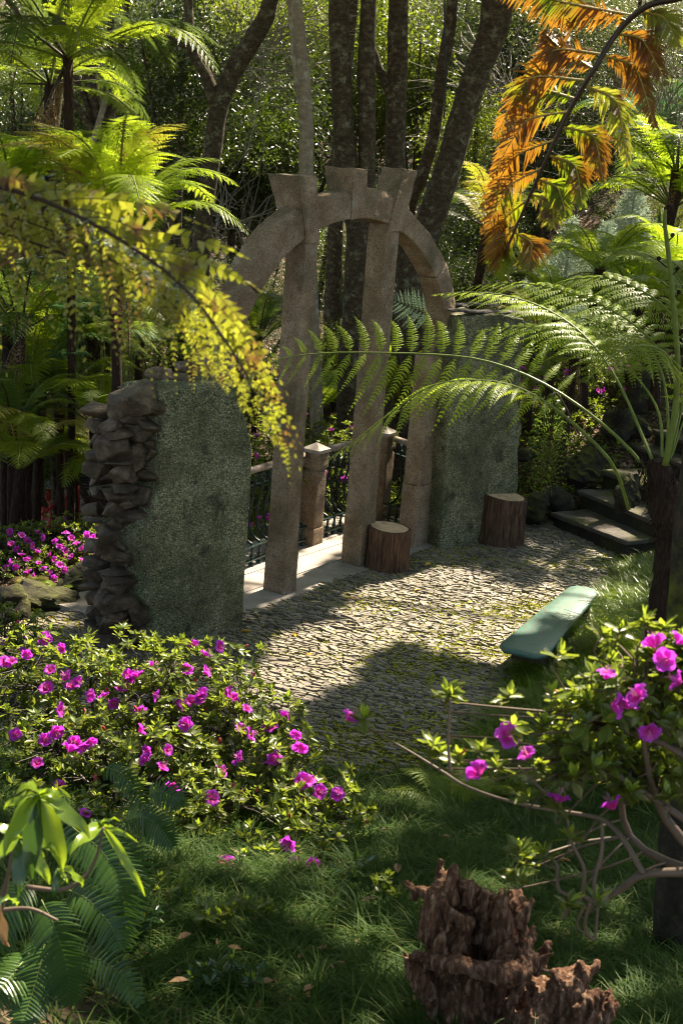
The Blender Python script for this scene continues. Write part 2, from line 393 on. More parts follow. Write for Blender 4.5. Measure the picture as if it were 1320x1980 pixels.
M['fernblue'] = leaf_mat('fern_bluish', (.07, .15, .05), (.11, .22, .08), (.15, .35, .14), .35, .38, .18)
M['fernpale'] = leaf_mat('fern_pale_underside', (.30, .36, .28), (.45, .52, .42), (.3, .45, .2), .25, .5, .3)
M['ferny'] = leaf_mat('fern_yellowing', (.20, .20, .02), (.32, .31, .04), (.50, .52, .05), .5, .5, .25, dead=((.15, .09, .05), (.24, .13, .03), 16.0, .50), c3=(.42, .40, .22))
M['fernbrown'] = leaf_mat('fern_autumn', (.07, .03, .010), (.22, .10, .018), (.52, .235, .025), .48, .45, .3, c3=(.24, .17, .02), dead=((.10, .13, .015), (.34, .46, .02), 4.5, .50), nsc=9)
M['swordfern'] = leaf_mat('sword_fern', (.03, .07, .012), (.05, .11, .02), (.12, .24, .03), .25, .3, .35)
M['stipe'] = simple('fern_stipe', (.13, .17, .03), .5, .2); M['stipey'] = simple('fern_stipe_yellow', (.34, .24, .05), .45)
M['stipeb'] = simple('fern_stipe_brown', (.035, .018, .010), .45)
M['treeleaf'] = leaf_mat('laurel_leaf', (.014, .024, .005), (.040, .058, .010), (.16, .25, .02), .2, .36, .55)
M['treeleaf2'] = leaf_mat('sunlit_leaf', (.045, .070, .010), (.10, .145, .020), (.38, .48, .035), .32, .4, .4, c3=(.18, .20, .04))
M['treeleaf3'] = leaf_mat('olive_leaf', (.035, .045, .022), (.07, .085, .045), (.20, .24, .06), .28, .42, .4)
M['conifer'] = leaf_mat('silver_conifer', (.26, .33, .26), (.42, .50, .42), (.4, .5, .35), .3, .5, .4)
M['grass'] = leaf_mat('mondo_grass', (.022, .052, .010), (.055, .11, .024), (.16, .27, .03), .42, .5, .08, c3=(.15, .18, .05), nsc=1.5)
M['grassb'] = leaf_mat('bright_grass', (.09, .15, .010), (.15, .23, .018), (.36, .50, .035), .42, .35, .5)
M['agave'] = leaf_mat('spiky_leaf', (.03, .09, .035), (.05, .14, .05), (.08, .22, .05), .25, .35, .5)
M['bigleaf'] = leaf_mat('broad_leaf', (.14, .24, .02), (.22, .33, .03), (.42, .56, .04), .4, .3, .5)
M['bigleafd'] = leaf_mat('broad_leaf_dark', (.02, .06, .018), (.04, .10, .03), (.12, .25, .03), .3, .28, .6)
M['deadleaf'] = leaf_mat('dead_leaf', (.20, .10, .045), (.36, .22, .11), (.3, .15, .05), .2, .6, .3)
M['yleaf'] = leaf_mat('fallen_yellow_leaf', (.65, .36, .03), (.75, .45, .05), (.7, .4, .05), .2, .5, .3)
M['paleleaf'] = leaf_mat('fallen_pale_leaf', (.55, .6, .32), (.65, .7, .4), (.5, .6, .2), .2, .5, .3)
M['drift'] = mk_bark('driftwood', (.028, .010, .006), (.17, .075, .04), (.58, .37, .23), (22, 22, 4), rough=.75, strength=1.0)
M['roofslate'] = mk_rock('roof_slate', (.02, .02, .02), (.05, .05, .05), (.11, .11, .11))
M['bamboo'] = simple('bamboo', (.45, .30, .13), .4); M['whitewall'] = simple('pale_plaster', (.55, .52, .45))
M['cable'] = simple('black_cable', (.01, .01, .01))

# ---------------------------------------------------------------- the lie of the land
AU = np.array([.556, .831, 0]); AN = np.array([.831, -.556, 0]); AO = np.array([-.42, 9.47, 0])   # arch line, its front normal, its origin
def ap(u, s, z): return AO + AU * u + AN * s + np.array([0, 0, z])
def sstep(a, b, x): t = np.clip((x - a) / (b - a), 0, 1); return t * t * (3 - 2 * t)
def ground(x, y):
    x = np.asarray(x, float); y = np.asarray(y, float)
    f1 = .27 * np.maximum(0, 6.4 - y); f1 = np.minimum(f1, 1.75)
    xe = np.interp(y, [5.5, 6.4, 8.3, 10.3, 11.5, 12.5], [.45, .75, 1.42, 2.3, 2.85, 3.4])
    f2 = np.where(y < 13, .30 * np.clip(x - xe, 0, 4), .30 * np.clip(x - 3.5, 0, 4)) * sstep(5.6, 7.4, y)
    s = (x - AO[0]) * .831 + (y - AO[1]) * -.556
    q = (x - 2.1) * .68 + (y - 12.0) * .735 - .15; lat = (x - 2.6) * .735 - (y - 11.95) * .68
    f3 = .36 * np.maximum(0, q) * sstep(.9, 1.9, x - .12 * (y - 12)) ; f3 = np.minimum(f3, 3.2); f3 = f3 - .34 * (1 - sstep(.45, .75, np.abs(lat))) * sstep(-.2, .2, q)
    edge = np.where(x < -1.6, -1.95, -1.15)
    drop = np.clip(-(s - edge), 0, 40)
    f4 = -np.minimum(.75 * drop, 2.3) * (1 - sstep(.9, 1.9, x - .12 * (y - 12))) * sstep(7.5, 9.5, y + .0 * x)
    hill = .42 * np.maximum(0, y - 22) ; hill = np.minimum(hill, 14)
    z = f1 + f2 + f3 + f4 + hill
    out = np.where(z > .001, 1, 0)
    P = np.stack([x.ravel(), y.ravel(), 0 * x.ravel()], 1)
    bump = (.03 * vnoise(P, 1.1, 5) + .012 * vnoise(P, 4, 6)).reshape(x.shape)
    flat = (np.abs(z) < .02)
    return z + np.where(flat, -.035, bump - .03)
def gz(x, y): return float(ground(np.array([x]), np.array([y]))[0])
# ---------------------------------------------------------------- ground sheet
def ground_sheet():
    xs = np.concatenate([np.linspace(-120, -8, 30)[:-1], np.linspace(-8, 8, 170), np.linspace(8, 120, 30)[1:]])
    ys = np.concatenate([np.linspace(-40, 0, 12)[:-1], np.linspace(0, 17, 200), np.linspace(17, 200, 60)[1:]])
    X, Y = np.meshgrid(xs, ys); Z = ground(X, Y); n, k = X.shape
    i = np.arange(n - 1)[:, None] * k; j = np.arange(k - 1)[None]
    F = np.stack([i + j, i + j + 1, i + k + j + 1, i + k + j], -1).reshape(-1, 4)
    mb = MB(); mb.add(np.stack([X, Y, Z], -1).reshape(-1, 3), F)
    tag(mb.build('ground', M['soil'], smooth=True), kind='structure')
ground_sheet()

# ---------------------------------------------------------------- cobbled court: every slate sliver is real relief, bedded in moss
PAV = [ong(-60, 1290), ong(-60, 1222), ong(0, 1208), ong(100, 1190), ong(185, 1172), ap(-.95, -.6, 0), ap(-.95, .08, 0), ap(2.35, .06, 0), ap(2.5, -.2, 0),
       ong(1010, 990), ong(1080, 985), ong(1088, 1006), ong(1200, 1052), (2.55, 11.0, 0), (2.25, 10.3, 0), (1.95, 9.7, 0), (1.62, 9.1, 0), (1.36, 8.4, 0), (1.1, 7.6, 0), (.78, 6.75, 0), (.62, 6.5, 0), (.2, 6.42, 0), (-.6, 6.35, 0), (-1.6, 6.25, 0), (-2.6, 6.2, 0), (-3.4, 6.3, 0)]
PAV = np.array([p[:2] for p in PAV])
def inside(P, poly):
    x, y = P[:, 0], P[:, 1]; r = np.zeros(len(P), bool); n = len(poly)
    for i in range(n):
        x1, y1 = poly[i]; x2, y2 = poly[(i + 1) % n]
        c = ((y1 > y) != (y2 > y)) & (x < (x2 - x1) * (y - y1) / (y2 - y1 + 1e-12) + x1); r ^= c
    return r
def court():
    g = np.random.default_rng(3)
    a = R(-20); e1 = np.array([math.cos(a), math.sin(a)]); e2 = np.array([-math.sin(a), math.cos(a)])
    O = np.array([0, 9.0]); polys = []
    v = -5.0
    while v < 6:
        h = g.uniform(.026, .040); u = -6 + g.uniform(0, .1)
        while u < 6:
            w = g.uniform(.036, .095)
            if g.random() < .12: w *= 1.3
            polys.append((u, v, w, h)); u += w
        v += h
    A = np.array(polys); u, v, w, h = A.T; n = len(A)
    sl = g.normal(0, .012, n + 1); s0, s1 = sl[:-1], sl[1:]
    gp = g.uniform(.002, .0065, n)
    P = np.stack([np.stack([u + gp + s0, v + gp], 1), np.stack([u + w * g.uniform(.35, .65, n), v + gp - g.uniform(-.004, .006, n)], 1), np.stack([u + w - gp + s1, v + gp], 1),
                  np.stack([u + w - gp - s1, v + h - gp], 1), np.stack([u + w * g.uniform(.3, .7, n), v + h - gp + g.uniform(-.004, .006, n)], 1), np.stack([u + gp - s0, v + h - gp], 1)], 1)
    P += g.normal(0, .0035, P.shape)
    C = P.mean(1)
    wob = .02 * np.sin(C[:, 0] * 2.1 + C[:, 1]) ; P[..., 1] += wob[:, None]
    XY = O + P[..., :1] * e1 + P[..., 1:] * e2; CC = XY.mean(1)
    keep = inside(CC, PAV) & (g.random(n) > .025); XY = XY[keep]; n = len(XY); CC = CC[keep]
    tilt = g.normal(0, .085, (n, 2)); z0 = .006 + g.normal(0, .0045, n) + .012 * vnoise(np.c_[CC, np.zeros(n)], 1.3, 9)
    rel = XY - CC[:, None]
    zt = z0[:, None] + (rel * tilt[:, None]).sum(-1)
    top = np.concatenate([CC[:, None] + rel * .93, zt[..., None]], -1)
    mid = np.concatenate([XY, (zt - .004)[..., None]], -1)
    bot = np.concatenate([XY, np.full((n, 6, 1), -.03)], -1)
    V = np.concatenate([top, mid, bot], 1)
    k = np.arange(6); k2 = (k + 1) % 6
    side = np.concatenate([np.stack([6 + k, 6 + k2, k2, k], 1), np.stack([12 + k, 12 + k2, 6 + k2, 6 + k], 1)])
    mb = MB(); off = (np.arange(n) * 18)[:, None, None]
    mb.add(V, (side[None] + off).reshape(-1, 4)); mb.F.append(((k[None] + off[:, 0]).reshape(-1, 6), 0))
    # moss tufts standing in the joints
    m = 60000; T = np.stack([g.uniform(-3.5, 2.8, m), g.uniform(6.2, 12.3, m)], 1); T = T[inside(T, PAV)]
    T = T[(vnoise(np.c_[T, 0 * T[:, :1]], 2.2, 4) + g.normal(0, .9, len(T))) > .55]; m = len(T)
    sz = g.uniform(.005, .012, m); th = g.uniform(0, 6.3, m)
    tet = np.array([[1, 0, 0], [-.5, .87, 0], [-.5, -.87, 0], [0, 0, .9]]); Rm = np.zeros((m, 3, 3))
    Rm[:, 0, 0] = np.cos(th) * sz * 1.6; Rm[:, 0, 1] = -np.sin(th) * sz; Rm[:, 1, 0] = np.sin(th) * sz * 1.6; Rm[:, 1, 1] = np.cos(th) * sz; Rm[:, 2, 2] = sz
    mb.many(tet, np.array([[0, 1, 3], [1, 2, 3], [2, 0, 3]]), Rm, np.c_[T, np.full(m, .003)], 2)
    tag(mb.build('cobbled_court', [M['slate'], M['mossbed'], M['moss']]), kind='structure')
    # bed under them
    bm = bmesh.new(); vs = [bm.verts.new((p[0], p[1], -.004)) for p in PAV]; f = bm.faces.new(vs); bmesh.ops.triangulate(bm, faces=[f]); bm.normal_update()
    me = bpy.data.meshes.new('moss_bed'); bm.to_mesh(me); bm.free(); me.materials.append(M['mossbed'])
    o = bpy.data.objects.new('court_moss_bed', me); COL.objects.link(o); tag(o, kind='structure')
court()

# ---------------------------------------------------------------- slab floor of the gateway
def slabs():
    t = thing('slab_threshold', 'flat grey-brown slab floor running under the stone gateway to the railing', 'threshold', ap(.7, -.3, 0))
    us = [-1.5, -.78, .13, 1.02, 1.75, 2.5]
    for i in range(5):
        for s0, s1 in ((-.24, .085), (-.53, -.245), (-1.12, -.535)):
            a, b = us[i] + .003, us[i + 1] - .003
            if s0 == -.53: a += .2; b += .2
            if s0 < -1: a += .05; b += .05
            z1 = .012 + rng.uniform(-.0015, .0015)
            mb = MB(); q = [ap(a, s1 - .002, 0), ap(b, s1 - .002, 0), ap(b, s0 + .002, 0), ap(a, s0 + .002, 0)]
            hexa(mb, [p + [0, 0, -.05] for p in q], [p + [0, 0, z1] for p in q]); mb.build('slab', M['slab'], t)
slabs()

# ---------------------------------------------------------------- the stone arch
def arch():
    t = thing('stone_arch', 'weathered stone arch with two inner pillars and three upright keystones over the slab floor', 'arch', ap(.75, -.1, 0))
    T = .185  # thickness front to back
    def block(name, us, zs, s0=-T, s1=0.0, back=1.0, sub=.025, amp=.0025, seed=0, bev=.005, par=t, fat=0.0):
        """four front corners (u,z) counter-clockwise from bottom left"""
        f = [ap(u, s1, z) for u, z in zip(us, zs)]; b = [ap(u, s0, z) for u, z in zip(us, zs)]
        mb = MB(); mb.add(np.array([f[0], f[1], b[1], b[0], f[3], f[2], b[2], b[3]]), BOXF)
        o = mb.build(name, M['arch'], par); roughen(o, sub, amp, 7, seed, bev); return o
    for i, (u0, w, zt, zj) in enumerate(((0.0, .165, 2.78, .37), (1.10, .195, 2.88, .47))):
        p = block('pillar', (u0, u0 + w, u0 + w - .005, u0), (0, 0, zt, zt), seed=i)
        # the upright keystone that crowns it
    b1 = block('pillar_base', (-.006, .172, .172, -.006), (0.012, 0.012, .372, .372), s0=-T - .007, s1=.006, seed=11)
    b2 = block('pillar_base', (1.094, 1.302, 1.302, 1.094), (0.012, 0.012, .472, .472), s0=-T - .007, s1=.006, seed=12)
    block('pillar', (2.0, 2.24, 2.24, 2.0), (0.6, 0.6, 1.80, 1.80), s0=-.17, s1=.0, seed=3)
    block('pillar_base', (1.994, 2.246, 2.246, 1.994), (0, 0, .6, .6), s0=-.177, s1=.006, seed=13)
    # keystones: wedge blocks, wider at the top and proud behind
    def keyst(us, zs, back_top, back_bot, seed, s1=.012):
        f = [ap(u, s1, z) for u, z in zip(us, zs)]
        b = [ap(us[0] - .0, -back_bot, zs[0]), ap(us[1], -back_bot, zs[1]), ap(us[2], -back_top, zs[2]), ap(us[3], -back_top, zs[3])]
        mb = MB(); mb.add(np.array([f[0], f[1], b[1], b[0], f[3], f[2], b[2], b[3]]), BOXF)
        o = mb.build('keystone', M['arch'], t); roughen(o, .022, .0045, 9, seed, .006)
    keyst((-.005, .168, .06, -.165), (2.775, 2.785, 3.27, 3.26), .27, .20, 21)
    keyst((.565, .745, .725, .53), (2.962, 2.985, 3.35, 3.355), .26, .20, 22)
    keyst((1.095, 1.30, 1.48, 1.27), (2.875, 2.885, 3.385, 3.39), .21, .19, 23)
    # arch ring of separate voussoirs between ellipse (1.5 x 1.2) and (1.72 x 1.42)
    c = .75
    def ring(a0, a1, seed):
        n = 14; A = np.linspace(a0, a1, n); rings = []
        g = np.random.default_rng(seed); ext = .0
        for k, a in enumerate(A):
            ca, sa = math.cos(a), math.sin(a); ro = 1 + .012 * math.sin(5 * a + seed)
            i_ = (c + 1.5 * ca, 1.78 + 1.2 * sa); o_ = (c + 1.725 * ca * ro, 1.78 + (1.425) * sa * ro)
            ch = .16 if True else 0
            rows = []
            L = [(i_, 0), (((i_[0] * .5 + o_[0] * .5), (i_[1] * .5 + o_[1] * .5)), 0), ((i_[0] * (ch) + o_[0] * (1 - ch), i_[1] * ch + o_[1] * (1 - ch)), .0), (o_, -.035), (o_, -T * .5), (o_, -T + .02), (((i_[0] * .5 + o_[0] * .5), (i_[1] * .5 + o_[1] * .5)), -T), (i_, -T), (i_, -T * .5)]
            rings.append(np.array([ap(p[0], s, p[1]) for p, s in L]))
        mb = MB(); loft(mb, rings[::-1]); o = mb.build('voussoir', M['arch'], t)
        roughen(o, .024, .005, 9, seed, 0); return o
    def uang(u, inner=True):
        return math.acos(max(-1, min(1, (u - c) / (1.5 if inner else 1.6))))
    segs = [(R(-4), uang(1.95) - .012), (uang(1.95), uang(1.24)), (uang(1.19), uang(.68)), (uang(.63), uang(.10)), (uang(.07), R(148)), (R(148.5), R(171)), (R(171.5), R(186))]
    for k, (a0, a1) in enumerate(segs): ring(a0, a1, 30 + k)
arch()

# ---------------------------------------------------------------- rocks: angular hulls, shared meshes
def rock_mesh(name, size, seed, m, rough=.02, npt=16, det=.16):
    g = np.random.default_rng(seed); bm = bmesh.new()
    P = g.normal(size=(npt, 3)); P = P / np.linalg.norm(P, axis=1, keepdims=True) * g.uniform(.8, 1.05, (npt, 1)) * np.array(size) * .5
    P = np.clip(P, -np.array(size) * .43, np.array(size) * .43)
    for p in P: bm.verts.new(p)
    r = bmesh.ops.convex_hull(bm, input=list(bm.verts)); bmesh.ops.delete(bm, geom=list({e for e in r['geom_interior'] + r['geom_unused'] if isinstance(e, bmesh.types.BMVert)}), context='VERTS')
    L = max(size) * det
    bmesh.ops.bevel(bm, geom=list(bm.edges), offset=min(size) * .025, segments=1, affect='EDGES')
    for _ in range(5):
        ed = [e for e in bm.edges if e.calc_length() > L]
        if not ed: break
        bmesh.ops.subdivide_edges(bm, edges=ed, cuts=1, use_grid_fill=True)
        bmesh.ops.triangulate(bm, faces=[f for f in bm.faces if len(f.verts) > 4])
    bm.normal_update()
    Q = np.array([v.co[:] for v in bm.verts]); N = np.array([v.normal[:] for v in bm.verts]); ms = min(size)
    D = (vnoise(Q, 5 / ms * .5, seed) + .6 * vnoise(Q, 14 / ms * .5, seed + 1)) * ms * rough * 1.2
    Q = Q + N * D[:, None]
    for v, q in zip(bm.verts, Q): v.co = q
    me = bpy.data.meshes.new(name); bm.to_mesh(me); bm.free(); me.materials.append(m)
    for p in me.polygons: p.use_smooth = False
    return me
RK = [rock_mesh('stone', (1, g1, g2), 500 + i, M['rock'], .012, 11, .16) for i, (g1, g2) in enumerate([(.8, .55), (.7, .7), (.9, .4), (.75, .5), (.6, .6), (.95, .62), (.8, .35), (.7, .45)])]
SLT = [rock_mesh('coping_stone', (1, .8, .22), 140 + i, M['capstone'], .02, 14) for i in range(3)]

# ---------------------------------------------------------------- piers
def prism_pier(name, body, A2, d, n, outl, thick, seed, parent):
    """outline (u along d, z) of the front, extruded back"""
    f = [A2 + d * u + np.array([0, 0, z]) for u, z in outl]; b = [p - n * thick for p in f]
    bm = bmesh.new(); vf = [bm.verts.new(p) for p in f]; vb = [bm.verts.new(p) for p in b]; k = len(f)
    bm.faces.new(vf); bm.faces.new(vb[::-1])
    for i in range(k): bm.faces.new((vf[(i + 1) % k], vf[i], vb[i], vb[(i + 1) % k]))
    bmesh.ops.recalc_face_normals(bm, faces=bm.faces)
    bmesh.ops.triangulate(bm, faces=[f_ for f_ in bm.faces if len(f_.verts) > 4])
    me = bpy.data.meshes.new(name); off = np.array(parent.location)
    for v in bm.verts: v.co -= Vector(off)
    bm.to_mesh(me); bm.free(); me.materials.append(M['pebble'])
    o = bpy.data.objects.new(name, me); COL.objects.link(o); o.parent = parent
    roughen(o, .05, .006, 5, seed, .015); return o
LA, LB = ong(300, 1262), ong(467, 1215); LD = norm(LB - LA); LN = np.array([LD[1], -LD[0], 0])
def left_pier():
    t = thing('ruined_pier', 'left gateway pier, green pebbledash with rough basalt stones at its broken end', 'stone pier', LA + LD * .35)
    outl = [(-.02, -.03), (.82, -.03), (.825, .9), (.825, 1.35), (.74, 1.60), (.60, 1.84), (.3, 1.855), (-.01, 1.82), (.0, 1.7), (.015, 1.58), (-.03, 1.44), (-.045, 1.3), (-.02, 1.2), (-.06, 1.08), (-.08, .98), (-.15, .93), (-.2, .82), (-.17, .72), (-.13, .62), (-.11, .5), (-.13, .42), (-.06, .33), (-.02, .22), (-.05, .1)]
    prism_pier('rendered_core', None, LA, LD, LN, outl, .42, 50, t)
    g = np.random.default_rng(21)
    # stones placed from what shows: (px, py, width px, height px)
    lst = [(262, 775, 112, 82), (305, 790, 48, 75), (292, 818, 60, 30), (222, 820, 60, 22), (280, 840, 76, 46), (228, 868, 92, 72), (266, 880, 50, 60), (295, 878, 34, 40), (240, 912, 70, 56), (286, 920, 46, 52), (232, 950, 66, 40), (280, 955, 74, 36),
           (225, 985, 46, 36), (270, 1000, 74, 48), (226, 1012, 30, 26), (218, 1045, 86, 66), (256, 1070, 56, 50), (290, 1035, 40, 30), (236, 1112, 74, 58), (276, 1118, 46, 40), (222, 1150, 60, 36), (228, 1165, 92, 56), (272, 1185, 56, 54), (222, 1205, 84, 48), (262, 1225, 66, 40), (215, 1240, 90, 50), (270, 1252, 64, 40), (290, 1150, 30, 34), (286, 1090, 36, 30), (300, 975, 20, 22), (296, 860, 26, 22), (250, 1085, 70, 34)]
    for i, (px, py, w, h) in enumerate(lst):
        dy = 7.93 + (px - 210) / 100 * .07
        c = at(px, py, dy + .12); sc = dy / FPX
        W_, H_ = w * sc * 1.32, h * sc * 1.38
        me = RK[i % len(RK)]; b = np.array([1, [.8, .7, .9, .75, .6, .95, .8, .7][i % 8], [.55, .7, .4, .5, .6, .62, .35, .45][i % 8]])
        Mx = rotz(g.uniform(-.5, .5)) @ np.diag([W_ / b[0], .34 / b[1], H_ / b[2]]); ta = g.uniform(-.18, .18)
        Ry = np.array([[math.cos(ta), 0, math.sin(ta)], [0, 1, 0], [-math.sin(ta), 0, math.cos(ta)]])
        place('stone', me, t, c, Ry @ Mx)
    # back row filling the thickness of the wall and the top
    for k in range(34):
        z = .05 + 1.62 * ((k // 2) + .5) / 17; c = LA - LD * g.uniform(.10, .2) - LN * (.22 + .24 * (k % 2)) + np.array([0, 0, z])
        place('stone', RK[k % 8], t, c, rotz(g.uniform(0, 6)) @ np.diag([g.uniform(.3, .38), g.uniform(.3, .38), g.uniform(.2, .3)]))
    for px, py, w, h, dd in ((312, 716, 80, 44, .25), (365, 705, 70, 40, .3), (352, 728, 66, 30, .15), (286, 736, 50, 18, .2), (330, 748, 90, 18, .1), (395, 732, 70, 26, .2), (420, 712, 60, 30, .33), (300, 752, 70, 20, .05), (440, 728, 44, 22, .25), (258, 744, 60, 16, .3), (380, 748, 60, 16, .02)):
        c = at(px, py + 6, 8.15 + (px - 300) / 140 * .4 + dd); sc = 8.4 / FPX
        place('coping_stone', (RK if h > 25 else SLT)[len(t.children) % (8 if h > 25 else 3)], t, c, rotz(g.uniform(-.4, .9)) @ np.diag([w * sc * 1.2, .3, h * sc * (1.7 if h > 25 else 3.2)]))
left_pier()
RA, RB = ong(850, 1062), ong(1000, 1040); RD = norm(RB - RA); RN = np.array([RD[1], -RD[0], 0])
def right_pier():
    t = thing('rendered_pier', 'right gateway pier in dark green pebbledash with flat slates on top', 'stone pier', RA + RD * .4)
    outl = [(0, -.03), (.97, -.03), (.95, .3), (.93, .6), (.88, .9), (.9, 1.1), (.83, 1.35), (.82, 1.6), (.79, 1.75), (.80, 1.95), (.78, 2.06), (.76, 2.15), (.4, 2.2), (0.02, 2.17), (-.03, 1.95), (-.06, 1.58), (-.04, .8)]
    prism_pier('rendered_core', None, RA, RD, RN, outl, .46, 60, t)
    g = np.random.default_rng(5)
    for k in range(13):
        u = .02 + .74 * (k % 7) / 6; s = -.02 - .26 * (k // 7) - g.uniform(0, .1)
        place('coping_stone', SLT[k % 3], t, RA + RD * u + RN * s + np.array([0, 0, 2.2 + .03 * (k // 7) + g.uniform(0, .02)]), rotz(g.uniform(-.4, 1.2)) @ np.diag([g.uniform(.2, .3), g.uniform(.2, .28), .18]))
    for k in range(16):
        z = .3 + 1.8 * k / 15; place('stone', RK[k % 8], t, RA + RD * (.93 - .09 * z) - RN * g.uniform(.15, .35) + np.array([0, 0, z]), rotz(g.uniform(0, 6)) @ np.diag([.2, .3, .2]))
right_pier()

# ---------------------------------------------------------------- balustrade
def balustrade():
    Q = [np.array([-1.22, 9.25, 0]), np.array([-.27, 11.03, 0]), np.array([.37, 12.1, 0]), np.array([.98, 11.25, 0])]
    t = thing('balustrade', 'green iron railing with bellied bars, wooden handrail and stone posts behind the arch', 'railing', Q[1])
    def post(c, d, h=.90, w=.085):
        n = np.array([d[1], -d[0], 0]); nm = 'stone_post'
        def sq(z, k): return [c + d * a * k + n * b * k + np.array([0, 0, z]) for a, b in ((-w, w), (w, w), (w, -w), (-w, -w))]
        mb = MB(); loft(mb, [np.array(sq(z, k))[::-1] for z, k in ((.0, 1), (.165, 1), (.17, .88), (.185, .88), (.19, .94), (.70, .94), (.705, .82), (.725, .82), (.73, 1.0), (.875, 1.0))])
        p = mb.build(nm, M['arch'], t); roughen(p, .04, .002, 8, 3, .007)
        mb = MB(); loft(mb, [np.array(sq(z, k))[::-1] for z, k in ((.876, 1.12), (.905, 1.12), (.955, .12))]); mb.build('post_cap', M['slab'], p)
    for seg in range(3):
        a, b = Q[seg], Q[seg + 1]; L = np.linalg.norm(b - a); d = (b - a) / L; n = np.array([-d[1], d[0], 0])   # n points outward
        if seg == 2: n = np.array([-d[1], d[0], 0])
        if seg == 0: a = a + d * 0; 
        s0, s1 = (0 if seg == 0 else .1), L - .1
        up = lambda z: np.array([0, 0, z])
        mb = MB(); tube(mb, [a + d * s0 + n * .06 + up(.845), a + d * s1 + n * .06 + up(.845)], .03, 10); mb.build('handrail', M['handrail'], t, True)
        for nm, z, o, hh in (('top_rail', .70, .085, .010), ('bottom_rail', .20, -.005, .010), ('foot_rail', .075, -.005, .008)):
            mb = MB(); c0, c1 = a + d * s0 + n * o, a + d * s1 + n * o; w_ = .017
            hexa(mb, [c0 - n * w_ + up(z - hh), c1 - n * w_ + up(z - hh), c1 + n * w_ + up(z - hh), c0 + n * w_ + up(z - hh)], [c0 - n * w_ + up(z), c1 - n * w_ + up(z), c1 + n * w_ + up(z), c0 + n * w_ + up(z)]); mb.build(nm, M['iron'], t)
        nb = int((s1 - s0) / .115)
        for k in range(nb):
            c = a + d * (s0 + (k + .6) * (s1 - s0) / nb)
            pts = spline([c + up(.012), c + up(.10), c + up(.20) + n * .0, c + n * .045 + up(.225), c + n * .095 + up(.275), c + n * .125 + up(.37), c + n * .12 + up(.48), c + n * .095 + up(.60), c + n * .085 + up(.70), c + n * .075 + up(.80)], 26)
            mb = MB(); tube(mb, pts, .0125, 7)
            for zz, rr, oo in ((.03, .028, 0), (.105, .021, 0), (.47, .021, .12), (.735, .022, .082)):
                q = c + n * oo + up(zz); tube(mb, [q - up(.016), q - up(.006), q + up(.006), q + up(.016)], [rr * .5, rr, rr, rr * .5], 7)
            mb.build('baluster', M['iron'], t, True)
    for k in (1, 2): post(Q[k], norm(Q[2] - Q[1]))
    # kerb under the bars
    for seg in range(3):
        a, b = Q[seg], Q[seg + 1]; d = norm(b - a); n = np.array([-d[1], d[0], 0]); up = lambda z: np.array([0, 0, z])
        mb = MB(); hexa(mb, [a - n * .06 + up(-.3), b - n * .06 + up(-.3), b + n * .2 + up(-.3), a + n * .2 + up(-.3)], [a - n * .06 + up(.016 + .0013 * seg), b - n * .06 + up(.016 + .0013 * seg), b + n * .2 + up(.016 + .0013 * seg), a + n * .2 + up(.016 + .0013 * seg)]); mb.build('kerb', M['slab'], t)
balustrade()

# ---------------------------------------------------------------- log stools
def log(name, label, c, r, h, tilt, seed):
    t = thing(name, label, 'log stool', c)
    n, k = 120, 26; th = np.linspace(0, 2 * math.pi, n, endpoint=False); rings = []
    tx, ty = tilt
    for i in range(k):
        z = h * i / (k - 1); pr = np.stack([np.cos(th) * 3, np.sin(th) * 3, np.full(n, z * 1.4)], 1)
        ridg = np.abs(vnoise(pr * np.array([3.2, 3.2, 1]), 1, seed)); fine = vnoise(pr * np.array([9, 9, 4]), 1, seed + 1)
        rr = r * (1 + .03 * vnoise(pr * .5, 1, seed + 2) + .045 * np.clip(ridg, 0, .8) + .014 * fine) * (1.0 + .07 * (1 - i / (k - 1)) ** 3)
        rings.append(np.stack([np.cos(th) * rr, np.sin(th) * rr, z + (np.cos(th) * rr * tx + np.sin(th) * rr * ty) * (i / (k - 1))], 1) + c)
    mb = MB(); loft(mb, rings, 0, False)
    lip = rings[-1] * 1.0; cen = c + np.array([0, 0, h])
    l2 = cen + (lip - cen) * .93 + np.array([0, 0, .006]); l3 = cen + (lip - cen) * .86 + np.array([0, 0, -.001])
    loft(mb, [lip, l2, l3], 0, False); b = mb.build('bark', M['logbark'], t, True)
    mb = MB(); q = [cen + (l3 - cen) * f + np.array([0, 0, .003]) for f in (1.0, .8, .55, .3, .08)]; loft(mb, q, 0, False)
    mb.F.append((np.array([list(range(n))]) + 4 * n, 0)); o = mb.build('cut_face', M['cut'], t)
log('log_stool', 'smaller barked log stool standing in front of the second arch pillar', ong(746, 1100) + np.array([0, .04, 0]), .182, .37, (-.06, .03), 3)
log('log_stool', 'larger barked log stool standing against the right pier', ong(964, 1048) + np.array([0, .0, 0]), .225, .47, (-.10, .02), 8)

